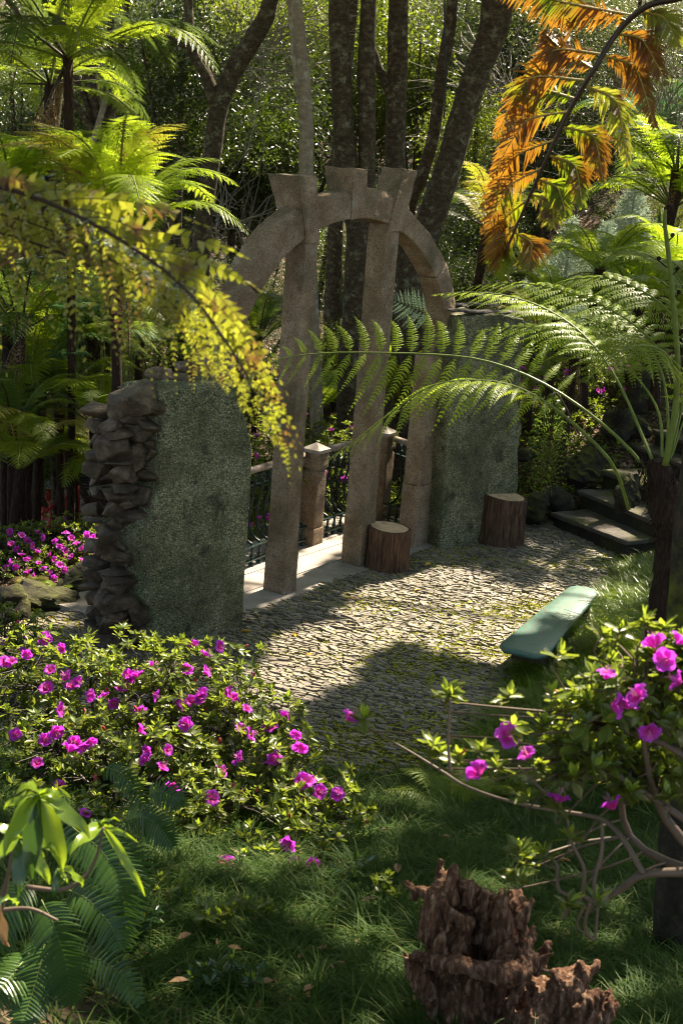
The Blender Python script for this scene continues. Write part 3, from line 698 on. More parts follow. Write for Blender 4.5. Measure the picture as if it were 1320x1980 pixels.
# ---------------------------------------------------------------- steps up to the right
def steps():
    t = thing('stone_steps', 'mossy stone steps climbing behind the right side of the court', 'steps', ong(1150, 1030))
    for i, (px0, py0, px1, py1) in enumerate(((1085, 995, 1215, 1046), (1135, 952, 1270, 1008), (1178, 912, 1310, 962), (1236, 862, 1390, 925), (1278, 834, 1440, 895), (1320, 800, 1490, 860))):
        z = .17 * (i + 1); a, b = ong(px0, py0, z), ong(px1, py1, z); d = norm(b - a); n = np.array([-d[1], d[0], 0]); a = a - d * .12
        if n[1] < 0: n = -n
        h = .045; mb = MB(); q = [a - n * .045, b - n * .025, b + n * .50, a + n * .50]
        hexa(mb, [p - np.array([0, 0, h]) for p in q], q); o = mb.build('tread', M['step'], t); roughen(o, .06, .004, 8, i, .01)
        mb = MB(); q = [a + d * .02, b - d * .02, b - d * .02 + n * .45, a + d * .02 + n * .45]
        hexa(mb, [p - np.array([0, 0, z + .02]) for p in q], [p - np.array([0, 0, h + .001]) for p in q]); mb.build('riser', M['mossrock'], t)
steps()
MR = [rock_mesh('mossy_rock', (1, a, b), 200 + i, M['mossrock'], .07, 22, .09) for i, (a, b) in enumerate([(.8, .9), (.9, .75), (.7, 1.0), (.9, .6)])]
for i, (px, py, y, w, h, lab) in enumerate((
        (1035, 985, 12.25, .30, .42, 'dark mossy rock right behind the larger log stool'),
        (1078, 965, 12.6, .42, .34, 'low rounded mossy rock at the foot of the steps'),
        (1132, 905, 13.0, .50, .50, 'mossy rock beside the second and third steps'),
        (1205, 825, 13.9, .58, .62, 'mossy boulder beside the upper steps'),
        (1250, 770, 14.6, .60, .80, 'tall dark rock above the top steps'),
        (1108, 862, 14.2, .34, .44, 'slanting yellow-green mossy stone in the lit garden bed'),
        (1215, 955, 11.6, .34, .42, 'dark rock on the near side of the steps behind the fern trunk'),
        (1010, 880, 13.4, .3, .22, 'small brown stone behind the right pier'),
        (20, 1175, 8.65, .42, .36, 'mossy kerb rock at the far left edge of the path'),
        (90, 1155, 9.0, .50, .30, 'long mossy kerb rock under the pink azalea'),
        (160, 1135, 9.35, .50, .38, 'dark kerb rock close to the broken pier'),
        (715, 1000, 12.9, .5, .34, 'dark rock seen through the iron bars'),
        (-60, 1195, 8.4, .5, .36, 'mossy kerb rock just outside the left edge'))):
    c = at(px, py, y); o = place('mossy_rock', MR[i % 4], None, c, rotz(i * 1.7) @ np.diag([w * 1.15, w * 1.1, h * 1.15])); tag(o, lab, 'rock', 'mossy rocks')

# ---------------------------------------------------------------- green bench seat half sunk in the grass bank
def bench():
    c0, c1 = ong(1006, 1284, .10), ong(1122, 1166, .10); d = norm(c1 - c0); n = np.array([d[1], -d[0], 0]); L = np.linalg.norm(c1 - c0) + .16; a = c0 - d * .06
    t = thing('garden_bench', 'low bench with a worn green painted plank seat at the edge of the court', 'bench', a * [1, 1, 0])
    rings = []
    for f in np.linspace(0, 1, 30):
        e = min(f, 1 - f) * L; w = .165 * min(1, math.sqrt(max(.0, 1 - max(0, (.12 - e) / .12) ** 2)) * .35 + .65) * (1.08 - .34 * f)
        zz = .105 + (.035 * math.exp(-((f - 1) / .12) ** 2)) * 0; crown = .005
        prof = [(-1, -.022), (-.985, -.004), (-.93, .002), (-.4, crown), (0, crown + .002), (.4, crown), (.93, .002), (.985, -.004), (1, -.022), (.94, -.028), (0, -.030), (-.94, -.028)]
        rings.append(np.array([a + d * (f * L) + n * (w * u) + np.array([0, 0, zz + v]) for u, v in prof]))
    mb = MB(); loft(mb, rings); o = mb.build('seat', M['benchpaint'], t, True)
    for f in (.16, .82):
        p = a + d * (f * L); mb = MB()
        hexa(mb, [p - d * .03 - n * .13 + [0, 0, -.05], p + d * .03 - n * .13 + [0, 0, -.05], p + d * .03 + n * .13 + [0, 0, -.05], p - d * .03 + n * .13 + [0, 0, -.05]], [p - d * .03 - n * .12 + [0, 0, .065], p + d * .03 - n * .12 + [0, 0, .065], p + d * .03 + n * .12 + [0, 0, .065], p - d * .03 + n * .12 + [0, 0, .065]]); mb.build('leg', M['rock'], t)
bench()
# ================================================================ plants
def frond(mb, P, L, npair, npin, t0=.15, w=.13, fwd=.35, droop=.25, mleaf=0, mstem=1, rr=(.006, .002), g=None, up=None, prof=None, wid=.75, asym=(1, 1), bend=0.0, hang=0.0, gap=0.0, jit=1.0):
    """twice-divided fern frond along the polyline P. L: longest pinna (m); npin pinnules per side of a pinna"""
    g = g or rng; P = spline(P, max(24, npair)); k = len(P)
    tube(mb, P, rr, 6, mstem)
    seg = np.r_[0, np.cumsum(np.linalg.norm(np.diff(P, axis=0), axis=1))]; seg /= seg[-1]
    T = norm(np.gradient(P, axis=0)); upv = np.array([0, 0, 1.0]) if up is None else norm(up)
    tt = t0 + (1 - t0) * (np.arange(npair) + .5) / npair
    if prof is None: prof = lambda q: np.clip(np.sin(np.pi * np.clip(q, 0, 1) ** .8 * .86 + .42) ** .8, 0, 1)
    ri = np.linspace(.06, 1, npin)
    for sgn in (-1, 1):
        q = (tt - t0) / (1 - t0) + g.normal(0, .004, npair)
        B = np.stack([np.interp(tt, seg, P[:, i]) for i in range(3)], 1); Tb = norm(np.stack([np.interp(tt, seg, T[:, i]) for i in range(3)], 1))
        Sd = norm(np.cross(Tb, upv)) * sgn; N = norm(np.cross(Sd, Tb)) * sgn; N = np.where((N @ upv)[:, None] < 0, -N, N)
        ln = L * np.clip(prof(q), .02, 1) * g.uniform(.9, 1.06, npair) * asym[0 if sgn < 0 else 1]
        D = norm(Sd * 1.0 + Tb * (fwd + .5 * q[:, None] + g.normal(0, .05 * jit, (npair, 1))) + N * g.normal(.05, .06 * jit, (npair, 1)))
        # axis of each pinna: B + D r + down * droop r^2
        dn = np.array([0, 0, -1.0])
        r = ln[:, None] * ri[None]
        f = ri[None] ** 2 * ln[:, None]
        dro = (droop + g.normal(0, .06 * jit, (npair, 1))) + hang
        A = B[:, None] + D[:, None] * r[..., None] * (1 - .25 * hang * ri[None, :, None]) + dn * (dro * f)[..., None] + Tb[:, None] * (bend * f)[..., None]
        Ax = norm(D[:, None] * np.ones_like(r)[..., None] + dn * (2 * dro * ri[None])[..., None] + Tb[:, None] * (2 * bend * ri[None])[..., None])
        sp = ln / npin
        # midrib strip
        rib = .004 * np.clip(ln / .4, .3, 1)
        Lt = norm(np.cross(Ax, N[:, None] * np.ones_like(A)))
        wv = rib[:, None] * (1 - .8 * ri[None]) * .5
        AA = np.concatenate([B[:, None], A], 1); LL = np.concatenate([Lt[:, :1], Lt], 1); ww = np.concatenate([wv[:, :1], wv], 1)
        Vs = np.stack([AA - LL * ww[..., None], AA + LL * ww[..., None]], 2).reshape(-1, 3)
        m1 = npin + 1; i0 = (np.arange(npair) * m1 * 2)[:, None] + (np.arange(npin) * 2)[None]
        mb.add(Vs, np.stack([i0, i0 + 1, i0 + 3, i0 + 2], -1).reshape(-1, 4), mstem)
        # pinnules
        for s2 in (-1, 1):
            lp = w * np.clip((1 - ri ** 2.2), .06, 1)[None] * np.clip(ln / L, .35, 1)[:, None] * g.uniform(.85, 1.1, r.shape) * np.clip(ri * 6, .4, 1)[None]
            keep = g.random(r.shape) > gap
            dirv = norm(Lt * s2 + Ax * .38 - N[:, None] * .15 + g.normal(0, .06 * jit, A.shape) + dn * hang * .9)
            hw = (sp[:, None] * wid * .5 * np.ones_like(r))
            c = A + Ax * g.normal(0, .1, r.shape)[..., None] * sp[:, None, None]
            b0 = c - Ax * hw[..., None]; b1 = c + Ax * hw[..., None]
            m_ = c + dirv * (lp * .55)[..., None]; tip = c + dirv * lp[..., None] + Ax * (lp * .12)[..., None] + dn * (lp * .12)[..., None]
            h2 = hw * .85
            m0, m1_ = m_ - Ax * h2[..., None] + N[:, None] * .0, m_ + Ax * h2[..., None]
            K = keep.ravel()
            V = np.stack([b0, b1, m1_, m0, tip], 2).reshape(-1, 5, 3)[K]
            n_ = len(V); o = (np.arange(n_) * 5)[:, None]
            mb.add(V.reshape(-1, 3), o + np.array([[0, 1, 2, 3]]), mleaf)
            mb.F.append((o + np.array([[3, 2, 4]]) + mb.n - 5 * n_, mleaf))

def proto_frond(name, leaf, stem, L=1.0, arch=.28, fall=.55, pl=.30, npair=26, npin=16, seed=0, w=.045, droop=.25, hang=0.0, t0=.18, gap=0.0, rr=(.011, .003)):
    """frond of unit length leaving the origin along +X"""
    g = np.random.default_rng(seed); x = np.linspace(0, 1, 7)
    z = arch * np.sin(x * 1.9) - fall * np.clip(x - .35, 0, 1) ** 2 * 1.0
    P = np.stack([x * L, .06 * L * g.normal() * x ** 2, z * L], 1)
    mb = MB(); frond(mb, P, pl * L, npair, npin, t0, w * L, .3, droop, g=g, hang=hang, gap=gap, rr=rr)
    return mb.mesh(name, [M[leaf], M[stem]])
PF = {}
for key, leaf, stem in (('fern', 'fern', 'stipe'), ('fernb', 'fernb', 'stipe'), ('fernd', 'fernd', 'stipeb'), ('ferny', 'ferny', 'stipey'), ('fernblue', 'fernblue', 'stipe')):
    PF[key] = [proto_frond('frond', leaf, stem, 1, .3 + .08 * (k % 3), .5 + .14 * k, .27, 24, 15, 10 + k + len(key), gap=.03) for k in range(3)]
PF['dead'] = [proto_frond('frond', 'deadleaf', 'stipeb', 1, .05, .3, .12, 18, 8, 77, hang=.7, gap=.3)]

def trunk_tube(name, P, r, m, parent, n=14, lump=.08, seed=0, k=None):
    P = spline(P, k or 22); mb = MB(); tube(mb, P, r, n, 0, True, lump, seed, 5.0)
    return mb.build(name, M[m], parent, True)

def tree_fern(label, px, py, y, zbase, Lf, nf, kinds, r=.07, seed=0, tilt=(5, 50), skip=None, lean=(0, 0), dead=3, az=None, name='tree_fern', spread=None, group='tree ferns'):
    """crown centre seen at (px,py) at depth y; trunk goes down to zbase"""
    g = np.random.default_rng(seed); c = at(px, py, y); b = np.array([c[0] + lean[0], c[1] + lean[1], zbase])
    t = thing(name, label, 'tree fern', b, group)
    if c[2] - zbase > .25:
        trunk_tube('trunk', [b, (b + c) / 2 + g.normal(0, .04, 3) * [1, 1, 0], c], [r * .85, r * .6, r * .6, r * .8], 'fernbark', t, 14, .16, seed)
    for k in range(nf):
        a = (az[0] + (az[1] - az[0]) * (k + .5) / nf if az else 2 * math.pi * k / nf) + g.normal(0, .15)
        e = R(g.uniform(*tilt)); kd = kinds[g.integers(len(kinds))]; me = PF[kd][g.integers(len(PF[kd]))]
        x = np.array([math.cos(a) * math.cos(e), math.sin(a) * math.cos(e), math.sin(e)])
        Mx = frame(x) @ np.array([[1, 0, 0], [0, 1, 0], [0, 0, 1.0]]); s_ = Lf * g.uniform(.8, 1.12)
        place('frond', me, t, c + x * .03, Mx * s_)
    for k in range(dead):
        a = g.uniform(0, 6.28); x = np.array([math.cos(a) * .35, math.sin(a) * .35, -1.0]); x /= np.linalg.norm(x)
        place('dead_frond', PF['dead'][0], t, c, frame(x) * Lf * g.uniform(.5, .9))
    return t

# ---- leaf clouds for trees and shrubs
def leaf_tpl(fold=.25, broad=.42):
    """one leaf: 4 quads along a folded midrib, unit length along +X"""
    xs = [0, .25, .6, 1.0]; wd = [.05, broad * .85, broad, 0.02]; V = []; 
    for x, w_ in zip(xs, wd): V += [[x, -w_ * .5, fold * w_ * .5], [x, 0, -.10 * x * x], [x, w_ * .5, fold * w_ * .5]]
    F = []
    for i in range(3): a = i * 3; F += [[a, a + 3, a + 4, a + 1], [a + 1, a + 4, a + 5, a + 2]]
    return np.array(V), np.array(F)
KITE = (np.array([[0, 0, 0], [.45, .22, .03], [1, 0, -.05], [.45, -.22, .03]]), np.array([[0, 3, 2, 1]]))
def leaf_cloud(mb, centers, radii, n, size, g, m=0, upb=.5, tpl=KITE, clump=None):
    centers = np.asarray(centers, float); radii = np.asarray(radii, float)
    if radii.ndim == 1: radii = np.repeat(radii[:, None], 3, 1)
    vol = np.prod(radii, 1) ** (2 / 3); idx = g.choice(len(centers), n, p=vol / vol.sum())
    if clump:
        nc = max(4, n // clump); ci = g.choice(len(centers), nc, p=vol / vol.sum())
        d = norm(g.normal(size=(nc, 3))) * (g.uniform(.35, 1.0, (nc, 1)) ** .6)
        cc = centers[ci] + d * radii[ci]; cr = .20 * radii[ci].mean(1)
        pick = g.integers(0, nc, n); P = cc[pick] + g.normal(size=(n, 3)) * cr[pick][:, None] * [1, 1, .55]
    else:
        d = norm(g.normal(size=(n, 3))) * (g.uniform(.2, 1.0, (n, 1)) ** .5); P = centers[idx] + d * radii[idx]
    X = norm(g.normal(size=(n, 3)) + [0, 0, -.2]); up = norm(g.normal(size=(n, 3)) * (1 - upb) + [0, 0, upb + .2])
    Y = norm(np.cross(up, X)); Z = np.cross(X, Y); sz = size * g.uniform(.6, 1.35, n)
    Mx = np.stack([X, Y, Z], -1) * sz[:, None, None]
    mb.many(tpl[0], tpl[1], Mx, P, m)
    return P
def crown_mesh(name, leaf, seed, n, size, nb=7, clump=45):
    """unit crown about 1 m in radius, many clumps with gaps"""
    g = np.random.default_rng(seed); c = norm(g.normal(size=(nb, 3))) * g.uniform(.2, .75, (nb, 1)); c[:, 2] *= .8
    mb = MB(); leaf_cloud(mb, c, g.uniform(.35, .6, nb), n, size, g, clump=clump)
    return mb.mesh(name, M[leaf])
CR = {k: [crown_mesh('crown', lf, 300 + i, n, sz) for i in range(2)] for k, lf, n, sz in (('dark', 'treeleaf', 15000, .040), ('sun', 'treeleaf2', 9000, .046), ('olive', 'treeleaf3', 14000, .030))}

def limb_tree(label, P, r, bark, crowns, cat='tree', name='forest_tree', limbs=(), group='forest trees', seed=0):
    """P trunk points in world; crowns: (centre, radii, kind); limbs: (points, radius)"""
    t = thing(name, label, cat, [P[0][0], P[0][1], P[0][2]], group)
    trunk_tube('trunk', P, r, bark, t, 16, .07, seed)
    for k, (q, rr) in enumerate(limbs): trunk_tube('limb', q, rr, bark, t, 9, .06, seed + k)
    for k, (c, rad, kind) in enumerate(crowns): place('crown', CR[kind][(k + seed) % 2], t, c, rotz(k * 1.3 + seed) @ np.diag(rad))
    return t

# ================================================================ the tall trunks behind the arch (traced at their own depths)
def tp(lst, y, yb=None):
    """pixels -> points at depth y (top) .. continues straight to the ground"""
    P = [at(px, py, y) for px, py in lst]; b = P[-1]; g0 = gz(b[0], b[1]); P = P[::-1]
    if b[2] > g0: P = [np.array([b[0] + (b[0] - P[min(1, len(P) - 1)][0]) * .3, b[1], g0 - .1])] + P
    return P
CANOPY = []   # (trunk top, tree thing) for the shade crowns
def tall(label, pix, y, rad, bark='trunk', limbs=(), top=8.6, seed=0, lean=None, name='forest_tree'):
    P = tp(pix, y); d = P[-1] - P[-2]; d = d / max(d[2], .2); h = top - P[-1][2]
    P = P + [P[-1] + d * h * .5 + [.1, .3, 0], P[-1] + d * h * .8 + [.3, .8, h * .2]]
    t = thing(name, label, 'tree', P[0], 'tall trunks behind the arch'); trunk_tube('trunk', P, rad, bark, t, 18, .06, seed, 40)
    for q, rr in limbs:
        L_ = [at(a, b, y) for a, b in q]
        if q[-1][1] <= 0: dd = L_[-1] - L_[-2]; dd = dd / max(.2, dd[2]); L_ = L_ + [L_[-1] + dd * 2, L_[-1] + dd * 4 + [.3, .6, .2]]
        trunk_tube('limb', L_, rr, bark, t, 14, .06, seed + 3, 26)
    CANOPY.append((P[-1], t)); return t
yy = 13.8; k_ = yy / FPX
tall('thick dark forked trunk between the two inner pillars of the arch', [(655, -20), (660, 150), (668, 300), (682, 400), (694, 450), (690, 560), (682, 700), (676, 860)], yy, [34 * k_, 30 * k_, 27 * k_, 26 * k_, 24 * k_, 21 * k_, 19 * k_, 19 * k_, 14 * k_, 10 * k_], 'trunk',
     [([(700, 470), (708, 400), (709, 300), (708, 150), (712, 0)], [24 * k_, 17 * k_, 16 * k_, 17 * k_, 14 * k_, 10 * k_, 5 * k_])], seed=1)
tall('straight grey trunk with pale lichen above the right keystone', [(772, -20), (768, 140), (764, 290), (770, 420), (788, 520), (795, 640), (800, 760)], 14.3, [.17, .165, .15, .14, .118, .115, .11, .10, .07], 'trunk',
     [([(764, 200), (748, 165), (735, 140), (720, 90), (700, 40)], [.07, .06, .05, .03, .02])], seed=2)
tall('heavy leaning trunk with a crook at the top, right of the keystones', [(985, -60), (962, -5), (955, 55), (925, 130), (892, 230), (868, 320), (842, 400), (815, 480), (792, 570), (790, 700)], 14.6, [.19, .18, .165, .16, .155, .15, .15, .17, .165, .13, .10], 'trunk', seed=3)
tall('thin leaning trunk between the grey trunk and the heavy leaning one', [(880, -40), (868, 60), (852, 150), (838, 260), (815, 340), (790, 410), (780, 560)], 14.9, [.085, .08, .075, .07, .07, .065, .06], 'trunk', seed=4)
tall('slim pale brown trunk above the left keystone', [(572, -30), (578, 60), (588, 160), (592, 250), (592, 345), (600, 520), (608, 700), (612, 860)], 13.2, [.075, .072, .07, .07, .075, .07, .06, .055, .05], 'paletrunk',
     [([(590, 230), (574, 150), (566, 60), (560, 0)], [.04, .035, .035, .03, .02])], seed=5)
tall('grey forked trunk on the left with bare limbs behind the arch shoulder', [(530, -20), (516, 30), (480, 90), (445, 150), (422, 215), (414, 270), (402, 360), (392, 440), (386, 560), (384, 700)], 13.6, [.115, .105, .10, .092, .095, .10, .10, .095, .085, .075, .06], 'trunk',
     [([(424, 220), (400, 150), (370, 90), (364, 0)], [.08, .06, .055, .045, .03, .02]), ([(420, 190), (385, 110), (330, 75), (300, 60)], [.05, .03, .025, .015])], seed=6)
tall('very dark trunk seen through the left opening of the arch', [(655, 300), (648, 480), (642, 600), (640, 700)], 18, [.13, .12, .11, .10], 'trunk', seed=7)
tall('brown trunk behind the yellow fern fronds at the left', [(95, 330), (92, 450), (85, 560), (78, 640), (72, 800)], 12.6, [.085, .08, .075, .07, .06], 'trunk', seed=8, top=7.5)
tall('pale thin sunlit trunk low at the left', [(97, 650), (92, 740), (84, 830), (80, 890)], 13.0, [.045, .04, .035, .03], 'paletrunk', seed=9, top=4.0)
limb_tree('pale leaning trunk in the far right background under the brown frond', [at(1300, 340, 22), at(1262, 280, 22), at(1220, 225, 22), at(1190, 130, 22)], [.17, .15, .13, .1], 'paletrunk', [(at(1190, 60, 22), (2, 1.6, 1.6), 'olive')], seed=10)

# small trees/shrubs trunk clusters behind steps
for i, (px, py0, py1, y, r_, lab) in enumerate(((1150, 720, 880, 17.2, .05, 'slim dark stem left of the upper steps'), (1190, 700, 850, 17.6, .045, 'slim dark stem behind the upper steps'), (1090, 740, 900, 17., .03, 'thin bare stem in the lit garden bed'), (1230, 690, 800, 18, .05, 'dark stem at the top of the steps'))):
    a, b = at(px, py1, y), at(px + 6, py0, y); b[2] += .6; a[2] = min(a[2], gz(a[0], a[1]) - .05)
    limb_tree(lab, [a, (a + b) / 2 + [.04, 0, 0], b], [r_, r_ * .8, r_ * .5], 'fernbark', [(b + [0, 0, .3], (.7, .6, .45), 'sun')], name='small_tree', group='small trees by the steps', seed=i)

# ================================================================ background wood
def wood():
    g = np.random.default_rng(12); n = 0
    # (px, py of crown centre, depth, radius m, kind, label)
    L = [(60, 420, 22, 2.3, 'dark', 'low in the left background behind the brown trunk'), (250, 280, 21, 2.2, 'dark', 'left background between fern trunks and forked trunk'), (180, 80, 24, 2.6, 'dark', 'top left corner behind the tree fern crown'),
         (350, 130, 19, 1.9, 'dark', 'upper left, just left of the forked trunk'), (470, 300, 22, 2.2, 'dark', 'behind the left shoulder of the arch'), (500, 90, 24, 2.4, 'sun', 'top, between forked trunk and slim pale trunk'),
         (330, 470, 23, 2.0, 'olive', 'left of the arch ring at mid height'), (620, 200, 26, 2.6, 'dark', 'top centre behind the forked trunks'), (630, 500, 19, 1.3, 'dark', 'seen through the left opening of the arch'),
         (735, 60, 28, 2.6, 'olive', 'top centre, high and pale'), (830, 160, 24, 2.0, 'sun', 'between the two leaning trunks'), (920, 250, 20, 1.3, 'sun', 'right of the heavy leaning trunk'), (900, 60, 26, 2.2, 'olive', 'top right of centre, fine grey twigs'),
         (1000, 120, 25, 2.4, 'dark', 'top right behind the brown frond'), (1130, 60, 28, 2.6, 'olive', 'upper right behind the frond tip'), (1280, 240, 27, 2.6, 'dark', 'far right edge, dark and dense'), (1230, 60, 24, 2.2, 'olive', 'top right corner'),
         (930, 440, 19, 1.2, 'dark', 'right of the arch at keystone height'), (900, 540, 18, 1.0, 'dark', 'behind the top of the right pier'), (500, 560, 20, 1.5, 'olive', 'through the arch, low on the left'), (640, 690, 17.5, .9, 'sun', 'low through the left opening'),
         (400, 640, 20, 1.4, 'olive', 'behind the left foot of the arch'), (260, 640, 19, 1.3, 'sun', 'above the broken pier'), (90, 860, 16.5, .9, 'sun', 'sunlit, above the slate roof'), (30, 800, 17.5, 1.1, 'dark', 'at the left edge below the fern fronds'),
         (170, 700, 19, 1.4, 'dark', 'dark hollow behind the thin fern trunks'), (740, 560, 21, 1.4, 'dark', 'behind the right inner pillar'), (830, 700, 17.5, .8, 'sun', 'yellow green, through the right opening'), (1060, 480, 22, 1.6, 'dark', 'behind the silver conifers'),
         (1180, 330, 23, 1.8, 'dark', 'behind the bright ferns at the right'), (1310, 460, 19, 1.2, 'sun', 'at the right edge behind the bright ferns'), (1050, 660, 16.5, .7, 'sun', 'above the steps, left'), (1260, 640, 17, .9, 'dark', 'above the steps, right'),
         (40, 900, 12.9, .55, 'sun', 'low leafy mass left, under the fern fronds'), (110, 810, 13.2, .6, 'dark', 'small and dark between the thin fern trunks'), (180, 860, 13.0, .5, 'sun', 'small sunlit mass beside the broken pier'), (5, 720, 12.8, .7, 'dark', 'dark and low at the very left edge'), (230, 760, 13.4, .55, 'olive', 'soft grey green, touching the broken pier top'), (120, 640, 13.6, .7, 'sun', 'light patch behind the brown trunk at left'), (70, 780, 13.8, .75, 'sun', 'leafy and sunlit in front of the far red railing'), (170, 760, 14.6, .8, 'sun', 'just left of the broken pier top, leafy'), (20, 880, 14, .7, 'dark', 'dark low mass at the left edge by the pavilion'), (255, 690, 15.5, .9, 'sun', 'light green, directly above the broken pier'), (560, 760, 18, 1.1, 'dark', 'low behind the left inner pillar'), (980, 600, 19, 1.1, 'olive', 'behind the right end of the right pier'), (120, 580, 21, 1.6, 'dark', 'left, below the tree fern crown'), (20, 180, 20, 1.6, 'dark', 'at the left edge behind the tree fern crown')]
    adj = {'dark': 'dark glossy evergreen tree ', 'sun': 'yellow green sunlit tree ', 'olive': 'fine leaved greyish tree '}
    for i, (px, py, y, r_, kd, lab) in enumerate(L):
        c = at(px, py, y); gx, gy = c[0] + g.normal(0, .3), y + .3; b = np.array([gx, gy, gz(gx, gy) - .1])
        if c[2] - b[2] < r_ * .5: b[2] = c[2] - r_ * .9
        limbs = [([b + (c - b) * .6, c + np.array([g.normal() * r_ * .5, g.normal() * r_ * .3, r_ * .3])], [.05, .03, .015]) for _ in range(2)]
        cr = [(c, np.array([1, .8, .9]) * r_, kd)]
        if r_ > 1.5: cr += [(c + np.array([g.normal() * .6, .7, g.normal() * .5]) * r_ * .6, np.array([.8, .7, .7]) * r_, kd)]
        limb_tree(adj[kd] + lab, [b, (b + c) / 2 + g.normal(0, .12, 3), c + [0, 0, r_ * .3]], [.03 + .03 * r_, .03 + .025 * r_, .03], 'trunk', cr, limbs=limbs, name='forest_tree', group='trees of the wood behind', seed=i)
    # far wall of the wood: one mass nobody could count
    mb = MB(); n = 42; C = []; RR = []
    for k in range(n):
        a = (k % 14 + g.uniform(-.3, .3)) / 13 * 2 - 1; lay = k // 14; y = 33 + 4 * lay + g.uniform(-1, 1); C.append([a * (14 + 2 * lay), y, -1 + 3.4 * lay + 2.0 + gz(0, y) * .35]); RR.append([2.4, 1.6, 2.4])
    leaf_cloud(mb, C, np.array(RR), 70000, .17, g, 0, clump=50)
    tag(mb.build('far_wood', M['treeleaf']), 'dense far mass of dark green trees closing the view', 'woodland', kind='stuff')
wood()
# bare grey twigs
def twigs(name, label, seeds, g, parent=None, n=26, mat_='greytwig', r=.007):
    mb = MB()
    for p, d, L_ in seeds:
        for k in range(n):
            q = p + g.normal(0, .15, 3); dd = norm(np.asarray(d) + g.normal(0, .55, 3)); P = [q]
            st = L_ / 6
            for j in range(6): dd = norm(dd + g.normal(0, .28, 3)); P.append(P[-1] + dd * st * g.uniform(.6, 1.2))
            tube(mb, spline(P, 10), [r, r * .3], 4, 0, False)
    t = tag(mb.build(name, M[mat_], parent), label, 'shrub'); return t
gt = np.random.default_rng(44)
for (px, py, y, d, L_, n_, lab) in ((470, 120, 15, (.2, 0, .5), 1.5, 26, 'tangle of bare grey twigs across the forked trunk at upper left'), (960, 190, 20, (-.2, 0, .4), 2.0, 60, 'mass of bare grey twigs right of the heavy leaning trunk'), (1290, 230, 19, (-.3, 0, .5), 1.8, 50, 'bare grey twigs at the upper right edge'), (430, 420, 15.5, (.2, 0, .6), 1.3, 20, 'pale bare twigs behind the left shoulder of the arch'), (520, 60, 16, (.5, 0, .1), 1.6, 22, 'thin bare twigs crossing the sky gap at the top')):
    o = twigs('bare_shrub', lab, [(at(px, py, y), d, L_), (at(px + 30, py + 60, y + .5), d, L_)], gt, n=n_)
# ================================================================ tree ferns
tree_fern('tall tree fern at top left with a broad dark green hanging crown', 132, 110, 11.0, gz(-2.9, 11) - .1, 1.25, 17, ['fernd', 'fernd', 'fern'], .055, 1, (-25, 30), dead=2, lean=(.12, 0))  # dark frond material puts the crown's shade into the leaf colour
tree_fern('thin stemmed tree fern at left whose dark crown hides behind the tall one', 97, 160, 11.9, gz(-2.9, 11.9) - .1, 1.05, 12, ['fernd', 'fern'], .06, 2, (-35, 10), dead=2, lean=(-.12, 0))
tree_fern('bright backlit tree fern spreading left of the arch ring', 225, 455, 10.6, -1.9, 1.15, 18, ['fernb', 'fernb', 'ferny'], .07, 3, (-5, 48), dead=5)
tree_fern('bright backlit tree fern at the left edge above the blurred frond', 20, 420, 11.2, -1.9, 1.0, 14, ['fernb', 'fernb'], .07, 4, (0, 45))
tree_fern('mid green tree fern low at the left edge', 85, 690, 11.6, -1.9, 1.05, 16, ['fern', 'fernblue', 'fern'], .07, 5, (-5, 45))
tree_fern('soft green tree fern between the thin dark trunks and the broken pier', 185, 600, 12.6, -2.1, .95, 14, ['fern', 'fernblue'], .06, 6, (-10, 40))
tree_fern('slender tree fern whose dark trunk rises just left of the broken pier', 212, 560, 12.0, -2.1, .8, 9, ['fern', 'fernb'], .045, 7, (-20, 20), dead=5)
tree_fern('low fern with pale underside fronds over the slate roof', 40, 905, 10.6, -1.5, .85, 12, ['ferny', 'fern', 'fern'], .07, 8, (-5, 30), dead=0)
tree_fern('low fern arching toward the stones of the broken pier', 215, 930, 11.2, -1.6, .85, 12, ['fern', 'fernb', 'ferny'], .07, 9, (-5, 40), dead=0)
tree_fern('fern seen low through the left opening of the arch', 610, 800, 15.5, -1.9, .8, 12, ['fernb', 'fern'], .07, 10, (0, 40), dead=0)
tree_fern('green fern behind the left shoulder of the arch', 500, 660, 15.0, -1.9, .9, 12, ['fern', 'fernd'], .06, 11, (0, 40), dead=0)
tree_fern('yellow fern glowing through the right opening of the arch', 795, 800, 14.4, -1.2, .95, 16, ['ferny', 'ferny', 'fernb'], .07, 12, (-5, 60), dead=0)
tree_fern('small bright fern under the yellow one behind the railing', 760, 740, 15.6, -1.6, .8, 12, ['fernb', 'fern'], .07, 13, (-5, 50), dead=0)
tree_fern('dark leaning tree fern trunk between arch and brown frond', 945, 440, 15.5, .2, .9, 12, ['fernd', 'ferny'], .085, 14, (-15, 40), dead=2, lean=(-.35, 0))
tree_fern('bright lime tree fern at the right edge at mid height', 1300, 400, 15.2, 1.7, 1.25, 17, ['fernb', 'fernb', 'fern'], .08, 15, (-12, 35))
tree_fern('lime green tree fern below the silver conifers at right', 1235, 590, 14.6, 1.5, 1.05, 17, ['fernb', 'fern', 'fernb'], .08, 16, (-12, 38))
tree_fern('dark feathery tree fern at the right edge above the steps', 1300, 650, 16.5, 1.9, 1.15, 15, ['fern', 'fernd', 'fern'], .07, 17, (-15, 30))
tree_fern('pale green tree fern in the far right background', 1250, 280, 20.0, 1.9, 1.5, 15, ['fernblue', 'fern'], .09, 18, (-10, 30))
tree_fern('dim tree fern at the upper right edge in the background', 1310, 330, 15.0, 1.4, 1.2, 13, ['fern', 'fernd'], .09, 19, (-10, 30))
tree_fern('big soft tree fern leaning in from the right edge below the brown frond', 1370, 650, 9.6, .9, .95, 18, ['fern', 'fernb', 'fern'], .08, 27, (-8, 32))
